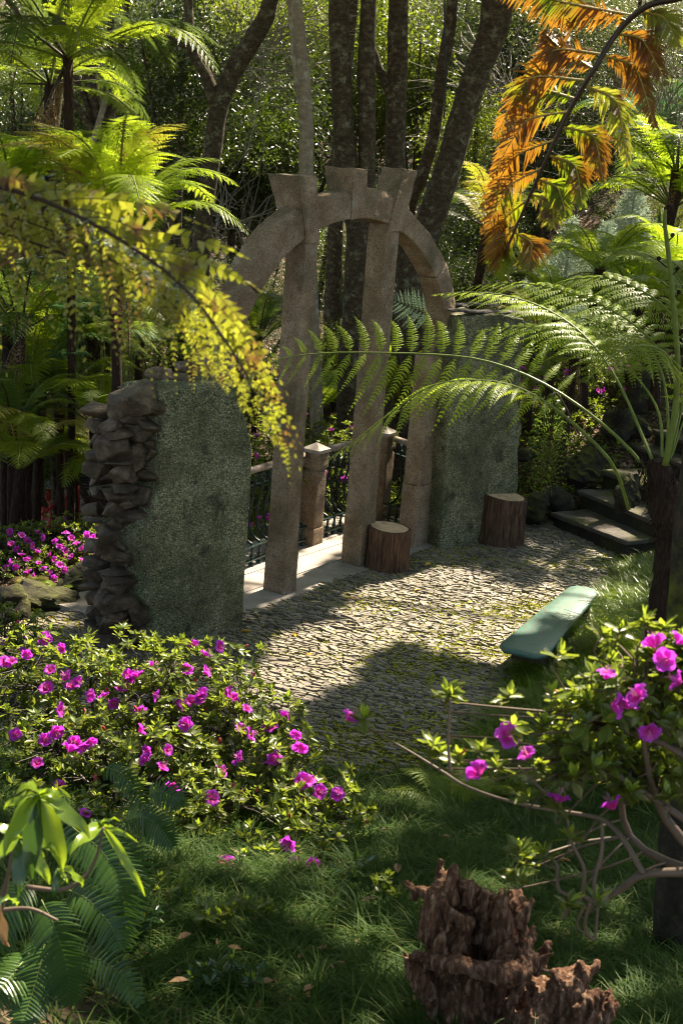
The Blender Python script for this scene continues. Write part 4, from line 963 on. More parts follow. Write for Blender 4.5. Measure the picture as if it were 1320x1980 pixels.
tree_fern('tree fern with orange tipped fronds behind the right pier', 1040, 640, 14.4, .6, .75, 13, ['ferny', 'fernb', 'fern'], .07, 20, (-10, 45))
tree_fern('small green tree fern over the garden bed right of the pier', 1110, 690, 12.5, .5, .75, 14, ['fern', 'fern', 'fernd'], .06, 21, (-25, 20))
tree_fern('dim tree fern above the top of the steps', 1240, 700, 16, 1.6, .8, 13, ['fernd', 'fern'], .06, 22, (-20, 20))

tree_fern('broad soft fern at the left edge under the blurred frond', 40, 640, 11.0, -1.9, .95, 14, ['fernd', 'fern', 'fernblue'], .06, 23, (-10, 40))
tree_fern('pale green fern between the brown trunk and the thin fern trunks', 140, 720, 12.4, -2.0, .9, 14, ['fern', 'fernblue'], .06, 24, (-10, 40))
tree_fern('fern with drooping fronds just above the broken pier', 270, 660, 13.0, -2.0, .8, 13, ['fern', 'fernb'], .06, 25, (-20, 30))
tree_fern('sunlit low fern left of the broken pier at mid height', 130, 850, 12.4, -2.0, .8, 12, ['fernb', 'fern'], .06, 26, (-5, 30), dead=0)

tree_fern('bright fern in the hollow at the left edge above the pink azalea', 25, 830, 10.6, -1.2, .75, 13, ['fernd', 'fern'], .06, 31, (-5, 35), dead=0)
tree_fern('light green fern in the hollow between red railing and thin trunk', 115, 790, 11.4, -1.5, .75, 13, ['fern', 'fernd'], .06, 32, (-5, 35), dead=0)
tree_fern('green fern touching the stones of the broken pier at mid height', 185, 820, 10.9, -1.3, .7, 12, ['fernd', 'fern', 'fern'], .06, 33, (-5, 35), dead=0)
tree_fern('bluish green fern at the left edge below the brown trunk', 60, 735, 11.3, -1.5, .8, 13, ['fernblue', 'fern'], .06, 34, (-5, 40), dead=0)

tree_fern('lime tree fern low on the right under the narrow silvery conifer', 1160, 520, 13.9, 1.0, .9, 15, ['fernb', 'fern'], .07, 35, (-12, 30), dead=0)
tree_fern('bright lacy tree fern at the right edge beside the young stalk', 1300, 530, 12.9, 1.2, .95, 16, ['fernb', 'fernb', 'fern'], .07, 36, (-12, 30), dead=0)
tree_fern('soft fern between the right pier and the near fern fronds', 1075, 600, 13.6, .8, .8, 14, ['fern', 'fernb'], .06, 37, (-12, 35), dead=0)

# silver white fern frond behind the arch pillar
def white_frond():
    t = MB(); frond(t, [at(845, 610, 13.6), at(810, 600, 13.6), at(775, 585, 13.6), at(755, 578, 13.6)], .26, 12, 14, .05, .03, g=np.random.default_rng(5), up=(0, -1, .4), droop=.05)
    tag(t.build('fern_frond', [M['fernpale'], M['stipe']]), 'silvery white fern frond showing between the arch pillars', 'fern frond')
white_frond()

# ================================================================ right hand tree fern with the long arching fronds (close to the court)
def near_fern():
    y = 6.4; b = np.array([*at(1305, 1180, y)[:2], 0]); b[2] = gz(b[0], b[1]) - .1
    t = thing('tree_fern', 'near tree fern at the right edge whose long fronds arch across the stone gateway', 'tree fern', b, 'tree ferns'); g = np.random.default_rng(8)
    top = at(1268, 890, y)
    trunk_tube('trunk', [b, at(1302, 1100, y), at(1288, 980, y), top], [.125, .12, .108, .085, .045], 'fernbark', t, 30, .22, 3, 60)
    # old stipe bases and fibres on the trunk
    mb = MB(); TS = spline([b, at(1302, 1100, y), at(1288, 980, y), top], 60)
    for k in range(520):
        f = g.uniform(0, 1); p = TS[int(f * 59)]; a = g.uniform(0, 6.28); o = np.array([math.cos(a), math.sin(a), 0]); p = p + o * (.112 - .03 * f)
        q = p + o * g.uniform(.005, .035) + np.array([g.normal(0, .01), 0, g.uniform(.02, .08) * g.choice([-1, 1])]); tube(mb, np.array([p, (p + q) / 2, q]), [.004, .0012], 3, 0, False)
    mb.build('fibre', M['fernbark'], t)['kind'] = 'stuff'
    def fr(name, pts, ys, L, npair, npin, leaf, stem, **kw):
        P = [at(px, py, yy) for (px, py), yy in zip(pts, np.interp(np.linspace(0, 1, len(pts)), np.linspace(0, 1, len(ys)), ys))]
        m = MB(); frond(m, P, L, npair, npin, g=g, **kw); m.build(name, [M[leaf], M[stem]], t)
    up = (0, -.55, .85)
    fr('frond', [(1262, 940), (1235, 890), (1170, 825), (1090, 765), (1010, 722), (930, 696), (850, 686), (740, 682), (640, 682), (560, 690), (500, 712)], [6.4, 6.6, 7.0, 7.2], .40, 21, 20, 'fernb', 'stipe', t0=.27, w=.052, droop=.22, up=(0, -.72, .7), rr=(.0105, .002), wid=.62, fwd=-.12, bend=.18)  # brighter leaf colour gives this frond a sunlit look
    fr('frond', [(1215, 985), (1185, 900), (1120, 830), (1050, 775), (980, 742), (900, 735), (830, 748), (760, 795), (690, 850), (630, 890)], [6.4, 6.2, 6.1, 6.0], .30, 24, 18, 'fern', 'stipe', t0=.38, w=.042, droop=.45, up=(.25, .1, 1), rr=(.0105, .002), wid=.62, fwd=.5)
    fr('frond', [(1268, 910), (1240, 840), (1190, 730), (1130, 650), (1060, 600), (980, 572), (900, 565), (835, 570)], [6.4, 6.8, 7.2, 7.4], .30, 24, 18, 'fernb', 'stipe', t0=.36, w=.042, droop=.30, up=(.1, -.1, 1), rr=(.0105, .002), wid=.62, fwd=.4)  # brighter leaf colour, lit look as on the first frond
    fr('frond', [(1285, 900), (1290, 800), (1270, 700), (1200, 640), (1110, 612), (1040, 606)], [6.5, 7.0, 7.6], .32, 22, 16, 'fern', 'stipe', t0=.36, w=.045, droop=.22, up=(0, -.35, 1), rr=(.009, .002), wid=.62)
    fr('frond', [(1290, 890), (1305, 760), (1290, 690), (1240, 668), (1180, 690), (1130, 740)], [6.3, 6.0, 5.7], .26, 20, 15, 'fern', 'stipe', t0=.4, w=.04, droop=.3, up=(0, -.45, 1), rr=(.011, .003), wid=.62)
    fr('frond', [(1288, 890), (1310, 760), (1250, 650), (1140, 580), (1010, 548), (890, 556)], [6.5, 7.2, 7.8], .30, 24, 16, 'fernb', 'stipe', t0=.34, w=.042, droop=.3, up=(0, -.3, 1), rr=(.009, .002), wid=.62, fwd=.4)
    fr('frond', [(1294, 890), (1330, 700), (1290, 600), (1200, 545), (1110, 540), (1020, 570)], [6.6, 7.2, 7.6], .28, 22, 16, 'fern', 'stipe', t0=.34, w=.042, droop=.35, up=(0, -.4, 1), rr=(.009, .002), wid=.62, fwd=.4)
    fr('frond', [(1280, 900), (1270, 790), (1200, 700), (1110, 650), (1010, 632), (920, 640)], [6.5, 7.0, 7.5], .28, 22, 16, 'fernb', 'stipe', t0=.36, w=.042, droop=.25, up=(0, -.4, 1), rr=(.009, .002), wid=.62, fwd=.3)
    fr('frond', [(1298, 880), (1345, 760), (1420, 700), (1500, 720)], [6.5, 6.8], .36, 18, 14, 'fernb', 'stipe', t0=.3, w=.05, droop=.3)
    fr('dead_frond', [(1240, 960), (1120, 840), (1075, 760), (1068, 800), (1060, 880), (1050, 950)][1:], [6.5, 6.7], .16, 16, 12, 'fernd', 'stipeb', t0=.1, w=.03, droop=.9, hang=.6)
    # upright young stalk with a curled tip
    P = [at(*p, 6.2) for p in ((1285, 900), (1303, 800), (1309, 700), (1300, 580), (1290, 480), (1284, 430), (1286, 405))]
    m = MB(); tube(m, spline(P, 40), [.017, .013, .008], 8, 0); c = P[-1]
    th = np.linspace(0, 4.2 * math.pi, 40); rad = .020 * (1 - th / th[-1] * .8); up_ = norm(P[-1] - P[-2]); sd = CX
    cc = c + sd * .016; m2 = MB(); tube(m2, np.array([cc + sd * (-math.cos(a)) * r_ + up_ * math.sin(a) * r_ for a, r_ in zip(th, rad)]), [.008, .003], 7, 0)
    s_ = m.build('young_stalk', M['stipe'], t, True); m2.build('curled_tip', M['fernbark'], s_, True)
    for (px, py, sg) in ((1291, 455, 1), (1300, 520, 1), (1281, 500, -1), (1303, 565, 1), (1310, 640, 1), (1285, 610, -1), (1315, 700, 1), (1298, 690, -1)):
        a = at(px - 6 * sg, py + 16, 6.2); q = at(px + 8 * sg, py, 6.19); th = np.linspace(0, 2.6 * math.pi, 14)
        C = q + np.stack([CX * (sg * math.cos(x)) * .009 * (1 - x / 12) + up_ * math.sin(x) * .009 * (1 - x / 12) for x in th]); m3 = MB(); tube(m3, np.vstack([a, q - up_ * .01, C]), [.003, .005, .004], 5, 0); m3.build('side_curl', M['fernbark'], s_, True)
    for (a, b_) in (((1300, 870), (1296, 640)), ((1250, 880), (1272, 990)),):
        pass
near_fern()

# foreground brown frond hanging from the top right (about 3.9 m away) and the blurred yellow one at left (about 2 m away)
def hanging():
    g = np.random.default_rng(31); y = 3.9
    t = thing('tree_fern_frond', 'big brown and orange dying fern frond hanging from the top right corner', 'fern frond', at(1400, -60, y))
    P = [at(*p, q) for p, q in (((1420, -40), 3.8), ((1320, -6), 3.8), ((1250, 12), 3.85), ((1195, 60), 3.9), ((1150, 130), 3.9), ((1100, 215), 3.95), ((1050, 320), 4.0), ((1010, 410), 4.05), ((975, 490), 4.1))]
    Ps = spline(P, 60); m = MB(); tube(m, Ps, [.010, .0085, .004], 8, 0); m.build('rachis', M['stipeb'], t, True)
    # explicit pinnae: (start px, control, end) with their own droop
    left = [((1225, 30), (1090, 8), (930, -40)), ((1222, 44), (1120, -6), (1062, 40)), ((1165, 105), (1060, 70), (1015, 165)), ((1128, 155), (1010, 110), (955, 270)), ((1100, 215), (1010, 205), (950, 340)), ((1072, 270), (990, 280), (930, 405)), ((1045, 325), (975, 345), (935, 450)), ((1020, 385), (965, 415), (945, 505)), ((1000, 430), (955, 470), (975, 540)), ((1110, 190), (1040, 150), (985, 230)), ((1150, 135), (1075, 92), (1050, 60))]
    right = [((1235, 22), (1290, 20), (1310, 90)), ((1190, 66), (1240, 50), (1290, 165)), ((1165, 108), (1235, 100), (1265, 245)), ((1130, 165), (1205, 170), (1212, 320)), ((1085, 245), (1160, 240), (1165, 350)), ((1060, 300), (1122, 300), (1125, 400)), ((1020, 375), (1075, 375), (1070, 440)), ((995, 450), (1040, 460), (1020, 520)), ((1035, 345), (1085, 350), (1095, 420))]
    for side, L in ((-1, left), (1, right)):
        for k, (a, b, c) in enumerate(L):
            yb = 3.9 + .0004 * (a[1]); A = at(*a, yb); B = at(*b, yb - .05 * side); C = at(*c, yb - .12 * side + g.normal(0, .04))
            m = MB(); kd = 'fernbrown' if side < 0 or k < 0 else 'ferny'
            n = 30; Pn = [A, (A + 2 * B + B) / 4 * 1.0, .5 * B + .25 * (A + C), C]
            Pn = spline([A, .55 * B + .3 * A + .15 * C, .5 * B + .12 * A + .38 * C, C], 30); tube(m, Pn, [.0035, .001], 5, 1)
            T = norm(np.gradient(Pn, axis=0)); nn = 46; tt = np.linspace(.06, .995, nn); L_ = .085 if k else .095
            for s2 in (-1, 1):
                c_ = np.stack([np.interp(tt, np.linspace(0, 1, 30), Pn[:, i]) for i in range(3)], 1); Tt = norm(np.stack([np.interp(tt, np.linspace(0, 1, 30), T[:, i]) for i in range(3)], 1))
                vn = norm(np.array([.15, -1, .25])); lat = norm(np.cross(Tt, vn)) * s2
                dv = norm(lat * .8 + Tt * .55 + np.array([0, 0, -.35]) + g.normal(0, .09, c_.shape) + vn * g.normal(0, .2, (nn, 1)))
                ln = L_ * (1 - tt ** 3 * .85) * np.clip(tt * 4, .35, 1) * g.uniform(.8, 1.1, nn) * (g.random(nn) > .16)
                hw = .0044; N2 = vn
                b0 = c_ - Tt * hw; b1 = c_ + Tt * hw; mid = c_ + dv * (ln * .55)[:, None]; q = norm(np.cross(dv, N2)) * hw * .9 * -1
                tip = c_ + dv * ln[:, None] + np.array([0, 0, -1]) * (ln * .12)[:, None] - vn * (ln * .1)[:, None]
                V = np.stack([b0, b1, mid + q, mid - q, tip], 1); o = (np.arange(nn) * 5)[:, None]
                q_sign = np.sum((b1 - b0) * q, 1)[:, None]; 
                V[:, 2], V[:, 3] = np.where(q_sign > 0, mid + q, mid - q), np.where(q_sign > 0, mid - q, mid + q)
                m.add(V.reshape(-1, 3), o + np.array([[0, 1, 2, 3]]), 0); m.F.append((o + np.array([[3, 2, 4]]) + m.n - 5 * nn, 0))
            m.build('pinna', [M['fernbrown' if (side < 0 or k % 3) else 'ferny'], M['stipey']], t)
    t2 = thing('tree_fern_frond', 'blurred yellow green fern frond crossing the left foreground', 'fern frond', at(-300, 300, 2.2))
    RP2 = [at(-240, 400, 2.3), at(-40, 440, 2.28), at(120, 490, 2.25), at(250, 560, 2.22), at(350, 640, 2.2), at(410, 720, 2.2)]
    RP = [at(-260, 290, 2.2), at(-60, 345, 2.15), at(90, 390, 2.1), at(230, 462, 2.05), at(350, 550, 2.0), at(430, 650, 2.0), at(490, 750, 2.0), at(540, 860, 2.0)]
    m = MB(); frond(m, RP, 0.27, 26, 19, .02, .032, up=(-.5, -.7, .5), droop=.75, g=g, rr=(.005, .0012), hang=.0, jit=4, gap=.2, wid=.95, fwd=1.5, asym=(1.0, .35)); frond(m, RP2, .24, 20, 17, .02, .032, up=(-.5, -.7, .5), droop=.9, g=g, rr=(.003, .001), jit=4, gap=.25, wid=.95, fwd=1.3, asym=(1.0, .6)); RP3 = [p + (q - p) * .5 + [0, .05, -.01] for p, q in zip(spline(RP, 8), spline(RP2, 8))]; frond(m, RP3, .2, 18, 16, .05, .03, up=(-.5, -.7, .5), droop=1.0, g=g, rr=(.002, .001), jit=5, gap=.35, wid=.9, fwd=1.3, asym=(1.0, .5)); m.build('lower_pinnae', [M['ferny'], M['stipeb']], t2)
    m = MB(); frond(m, [p + [0, .04, .01] for p in RP], .11, 26, 14, .02, .022, up=(.3, -.75, .5), droop=.15, g=g, rr=(.003, .001), jit=4, gap=.35, wid=.75, fwd=1.3, asym=(.6, .8)); m.build('dry_pinnae', [M['fernpale'], M['stipeb']], t2)
hanging()

# silver conifers
def conifer(label, px, py, y, h, seed):
    g = np.random.default_rng(seed); top = at(px, py, y); b = top - [0, 0, h]
    t = thing('conifer', label, 'conifer', b, 'silver conifers'); trunk_tube('trunk', [b, top], [.04, .006], 'paletrunk', t, 6, 0)
    mb = MB(); k = 150
    for i in range(k):
        f = (i + .5) / k; z = b + (top - b) * f; a = i * 2.4; L_ = (1 - f) ** .85 * h * .36 + .03; d = np.array([math.cos(a), math.sin(a), .38])
        n = int(20 + 150 * (1 - f)); r_ = g.uniform(.1, 1, n); p = z + norm(d) * (r_ * L_)[:, None] + g.normal(0, .02 + .03 * (1 - f), (n, 3)) - np.array([0, 0, 1]) * (r_ ** 2 * L_ * .15)[:, None]
        X = norm(norm(d) + g.normal(0, .6, (n, 3)) + [0, 0, .2]); Y = norm(np.cross(X, g.normal(size=(n, 3)))); Z = np.cross(X, Y)
        mb.many(KITE[0] * [1, .5, 1], KITE[1], np.stack([X, Y, Z], -1) * (.05 * g.uniform(.6, 1.3, n))[:, None, None], p)
    mb.build('foliage', M['conifer'], t)
conifer('narrow silvery conifer at right, the nearest one', 1105, 425, 15.5, 1.7, 1)
conifer('silvery conifer tip rising behind the lime ferns', 1230, 345, 17.5, 1.6, 2)
conifer('loose silvery conifer between the two others', 1175, 430, 16.8, 1.6, 3)
conifer('low silvery conifer left of the nearest one', 1050, 500, 16.0, 1.2, 4)
# ================================================================ azaleas
def flower_mesh(seed, r=.037):
    g = np.random.default_rng(seed); mb = MB()
    for k in range(5):
        a = k * 2 * math.pi / 5 + g.normal(0, .08); nr, nc = 6, 5; V = []
        tw = g.normal(0, .25); cur = g.uniform(.6, 1.3)
        for i in range(nr):
            f = i / (nr - 1); rad = .003 + (r - .003) * f ** 1.05; z = -.020 + .034 * f ** .6 - .016 * cur * f ** 3; w = r * .62 * math.sin(min(1, f * 1.15) ** .8 * math.pi * .80 + .12) + .001
            for j in range(nc):
                s_ = (j / (nc - 1) - .5) * 2; rf = .0045 * f * math.sin(s_ * 5 + k * 2 + seed) + g.normal(0, .0008) * f
                x = rad - abs(s_) ** 2 * .10 * r * f; y = s_ * w; zz = z + rf + tw * y * .3 + abs(s_) ** 2 * .006 * f
                V.append([x * math.cos(a) - y * math.sin(a), x * math.sin(a) + y * math.cos(a), zz])
        F = np.array([[i * nc + j, (i + 1) * nc + j, (i + 1) * nc + j + 1, i * nc + j + 1] for i in range(nr - 1) for j in range(nc - 1)]); mb.add(V, F, 0)
    for k in range(7):
        a = g.uniform(0, 6.3); q = np.array([[0, 0, -.02], [.004 * math.cos(a), .004 * math.sin(a), .005], [.010 * math.cos(a), .010 * math.sin(a), .03 + g.uniform(-.006, .004)]]); tube(mb, spline(q, 5), [.0007, .0006], 3, 1, True)
    return mb.mesh('flower', [M['petal'], M['stamen']], True)
FL = [flower_mesh(900 + i) for i in range(5)]
def bud_mesh(seed):
    mb = MB(); tube(mb, np.array([[0, 0, 0], [0, 0, .008], [.001, 0, .02], [.002, 0, .03], [.003, 0, .036]]), [.002, .005, .0065, .005, .0008], 7); return mb.mesh('flower_bud', M['bud'], True)
BUD = bud_mesh(1)
LT = leaf_tpl()
def rosettes(mb, P, D, size, g, nl=(6, 10), mo=0, my=1, young=.4):
    """leaf rosettes at P pointing along D, directly into mb"""
    n = len(P); Z = norm(D); A = norm(np.cross(Z, g.normal(size=(n, 3)))); B = np.cross(Z, A)
    for kind in range(3):
        cnt = [g.integers(nl[0], nl[1], n), g.integers(3, 6, n), g.integers(2, 5, n)][kind]; mx = cnt.max()
        idx = np.repeat(np.arange(n), cnt); m = len(idx); 
        if kind == 2: sel = g.random(n)[idx] < young; idx = idx[sel]; m = len(idx)
        if not m: continue
        a = g.uniform(0, 6.28, m); e = [R(8), R(38), R(66)][kind] + g.normal(0, .22, m); L = size * [1.0, .8, .72][kind] * g.uniform(.65, 1.25, m)
        d = Z[idx] * np.sin(e)[:, None] + (A[idx] * np.cos(a)[:, None] + B[idx] * np.sin(a)[:, None]) * np.cos(e)[:, None]
        up = norm(Z[idx] + .25 * g.normal(size=(m, 3))); Y = norm(np.cross(up, d)); N = np.cross(d, Y)
        base = P[idx] - Z[idx] * (size * [.35, .12, .0][kind]) * g.uniform(0, 1, m)[:, None]
        mb.many(LT[0], LT[1], np.stack([d, Y, N], -1) * L[:, None, None], base, my if kind == 2 or (kind == 1 and False) else mo)
def hit(px, py, blobs):
    d = norm(ray(px, py)); best = None
    for c, r_ in blobs:
        o = (CAM - c) / r_; q = d / r_; a = q @ q; b = o @ q; cc = o @ o - 1; D = b * b - a * cc
        if D > 0:
            t = (-b - math.sqrt(D)) / a
            if t > 0 and (best is None or t < best): best = t
    return None if best is None else CAM + d * best
def azalea(name, label, blobs, root, nros, size, flowers=(), nrand=0, seed=0, mats=('azleaf', 'azyoung'), fs=1.0, expl=(), ydef=None, group='azalea bushes', twigr=.0022, buds=12, shell=(.55, 1.08), inner=.25, branches=10, tm='darktwig', young=.4):
    g = np.random.default_rng(seed); blobs = [(np.array(c, float), np.array(r_, float)) for c, r_ in blobs]; root = np.array(root, float)
    t = thing(name, label, 'azalea bush', root, group)
    area = np.array([r_[0] * r_[1] + r_[0] * r_[2] for c, r_ in blobs]); bi = g.choice(len(blobs), nros, p=area / area.sum())
    C = np.array([b[0] for b in blobs])[bi]; RR = np.array([b[1] for b in blobs])[bi]
    d = norm(g.normal(size=(nros, 3)) + [0, 0, .45]); rad = g.uniform(*shell, (nros, 1)); deep = g.random(nros) < inner; rad[deep] *= g.uniform(.4, .9, (deep.sum(), 1))
    P = C + d * RR * rad; gzv = ground(P[:, 0], P[:, 1]); ok = P[:, 2] > gzv + .04; P, d, C = P[ok], d[ok], C[ok]
    if len(expl): E_ = np.array(expl); P = np.vstack([P, E_]); d = np.vstack([d, np.tile([0, -.1, 1.], (len(E_), 1))]); C = np.vstack([C, E_ - [0, 0, .1]])
    D = norm(d * .6 + [0, 0, .75] + g.normal(0, .3, d.shape))
    mb = MB(); rosettes(mb, P, D, size, g, young=young); mb.build('foliage', [M[m] for m in mats], t, True)
    mb = MB(); mains = []
    for c, r_ in blobs:
        for k in range(max(1, branches // len(blobs))):
            q = c + norm(g.normal(size=3)) * r_ * .45; mid = (root + q) / 2 + g.normal(0, .07, 3) + [0, 0, -.03]; s_ = spline([root + g.normal(0, .03, 3) * [1, 1, 0], mid, q], 10); mains.append(s_); tube(mb, s_, [.013, .005], 6, 0, True, .15, k)
    AM = np.concatenate(mains)
    for p, z in zip(P, D):
        j = np.argmin(((AM - p) ** 2).sum(1) + (AM[:, 2] > p[2]) * .05); q = AM[j]; tube(mb, spline([p, p - z * size * .9, q * .6 + p * .4 + g.normal(0, .012, 3), q], 7), [twigr * .6, twigr * 1.6], 3, 0, False)
    mb.build('branches', M[tm], t, True)
    pos = []
    for f in flowers:
        px, py = f[:2]; h = hit(px, py, blobs); 
        if h is None: h = at(px, py, (f[2] if len(f) > 2 else ydef))
        elif len(f) > 2: h = at(px, py, f[2])
        pos.append(h)
    for k in range(nrand):
        j = g.integers(len(P)); 
        pos.append(P[j] + D[j] * size * .4)
    for k, p in enumerate(pos[:99]):
        toc = norm(CAM - p); ax = norm(norm(g.normal(size=3)) * .9 + toc * .5 + np.array([0, 0, .35]))
        A = norm(np.cross(ax, g.normal(size=3))); B = np.cross(ax, A)
        place('flower', FL[k % 5], t, p, np.stack([A, B, ax], -1), fs * g.uniform(.78, 1.12))
    for k in range(buds):
        j = g.integers(len(P)); ax = norm(D[j] + g.normal(0, .4, 3)); A = norm(np.cross(ax, g.normal(size=3)))
        place('flower_bud', BUD, t, P[j] + D[j] * size * .3, np.stack([A, np.cross(ax, A), ax], -1), fs * g.uniform(.7, 1.1))
    return t
def z5(l): return [(a / 2, 1180 + b / 2) for a, b in l]
LBL = [(at(60, 1330, 6.1), (.32, .34, .26)), (at(200, 1335, 6.15), (.40, .36, .28)), (at(360, 1345, 6.05), (.36, .36, .26)), (at(480, 1430, 5.8), (.30, .32, .24)), (at(560, 1490, 5.55), (.26, .28, .20)), (at(330, 1470, 5.6), (.46, .38, .26)), (at(120, 1470, 5.6), (.46, .36, .26)),
       (at(620, 1570, 5.25), (.24, .24, .15)), (at(450, 1590, 5.1), (.38, .28, .17)), (at(270, 1610, 5.0), (.36, .26, .18)), (at(590, 1680, 4.75), (.26, .24, .15)), (at(420, 1720, 4.6), (.34, .26, .16)), (at(520, 1760, 4.45), (.22, .2, .12)), (at(300, 1780, 4.4), (.26, .2, .14))]
LFL = z5([(175, 110), (240, 145), (195, 230), (255, 255), (300, 275), (490, 265), (470, 300), (530, 245), (595, 215), (235, 385), (605, 330), (545, 385), (725, 225), (800, 235), (750, 135), (850, 140), (800, 170), (770, 340), (700, 360), (740, 350), (890, 330), (910, 335), (955, 380), (930, 455), (970, 480), (1105, 410), (1045, 450), (1145, 480), (1160, 530), (1045, 590), (1060, 570), (920, 570), (855, 620), (1170, 660), (1190, 655), (1235, 700), (1305, 710), (820, 725), (570, 545), (560, 575), (630, 605), (670, 680), (275, 530), (290, 510), (145, 590), (330, 785), (230, 675), (45, 195), (105, 170), (20, 200), (1115, 905), (1135, 985), (1215, 985), (1015, 1000), (875, 980), (1115, 1060), (1235, 1110), (960, 1090), (635, 1055), (120, 1140), (750, 1160), (720, 440), (440, 360), (400, 330), (350, 330), (180, 300), (60, 480), (175, 500), (350, 510), (550, 460), (220, 470), (650, 540), (320, 530), (500, 255), (280, 290), (880, 310), (780, 325)])
azalea('azalea_bush', 'big magenta flowered azalea bush filling the left foreground in front of the broken pier', LBL, [-.95, 5.35, gz(-.95, 5.35)], 1300, .052, LFL, 0, 1, fs=1.05, shell=(.5, 1.22), ydef=5.0, buds=40, branches=34,
       expl=[at(*p, q) for *p, q in ((230, 1228, 6.6), (300, 1232, 6.55), (340, 1240, 6.5), (400, 1238, 6.5), (470, 1260, 6.4), (490, 1290, 6.3), (505, 1255, 6.4), (440, 1270, 6.4), (650, 1610, 5.0), (690, 1590, 5.1))])
azalea('azalea_bush', 'pink azalea above the mossy kerb rocks at the left edge of the path', [(at(60, 1060, 10.0), (.45, .45, .22)), (at(140, 1050, 10.1), (.42, .42, .24)), (at(20, 1110, 9.6), (.45, .4, .2)), (at(120, 1110, 9.7), (.45, .36, .2)), (at(180, 1090, 9.9), (.36, .36, .22)), (at(-60, 1080, 9.8), (.45, .45, .25))], [-2.25, 9.9, -.15], 1100, .036,
       [(ong(0, 0)[0] * 0 + 20 + (i * 53) % 180, 1028 + (i * 37) % 95) for i in range(42)], 8, 2, fs=.95, ydef=9.7, buds=20, shell=(.7, 1.05))
azalea('azalea_bush', 'azalea bush with bright leaves right behind the railing between the pillars', [(at(650, 900, 12.6), (.5, .5, .5)), (at(590, 930, 12.2), (.4, .5, .5)), (at(520, 940, 11.0), (.35, .4, .45)), (at(560, 860, 13.2), (.6, .5, .35)), (at(490, 980, 10.8), (.3, .35, .4)), (at(680, 860, 14.0), (.5, .5, .35))], [-.4, 12.2, gz(-.4, 12.2)], 1100, .045,
       [(545, 855), (500, 1000), (485, 1015), (520, 1000), (632, 915), (665, 925), (690, 880), (610, 900), (495, 880), (590, 800), (480, 990), (700, 900), (640, 830)], 14, 3, mats=('treeleaf2', 'azyoung'), fs=.95, ydef=12)
azalea('azalea_bush', 'magenta flowering azalea behind the fern fronds right of the right pier', [(at(1040, 720, 14.6), (.4, .4, .35)), (at(1110, 730, 15.0), (.5, .4, .35)), (at(1190, 720, 15.4), (.5, .4, .35))], [2.4, 14.9, .8], 420, .045, [(1010, 735), (1015, 750), (1030, 715), (1045, 710), (1040, 735), (1055, 728), (1012, 712), (1020, 760), (1180, 715), (1215, 712), (1165, 755), (1155, 755), (1205, 755), (1115, 700), (1095, 720), (1035, 750)], 8, 4, fs=1.2, ydef=14.5)
azalea('azalea_bush', 'low leafy azalea at the left edge between path and slope', [(at(10, 1235, 6.9), (.35, .25, .2))], [-1.95, 6.8, gz(-1.95, 6.8)], 150, .038, [(10, 1240), (40, 1262)], 2, 5, fs=1, ydef=6.6)

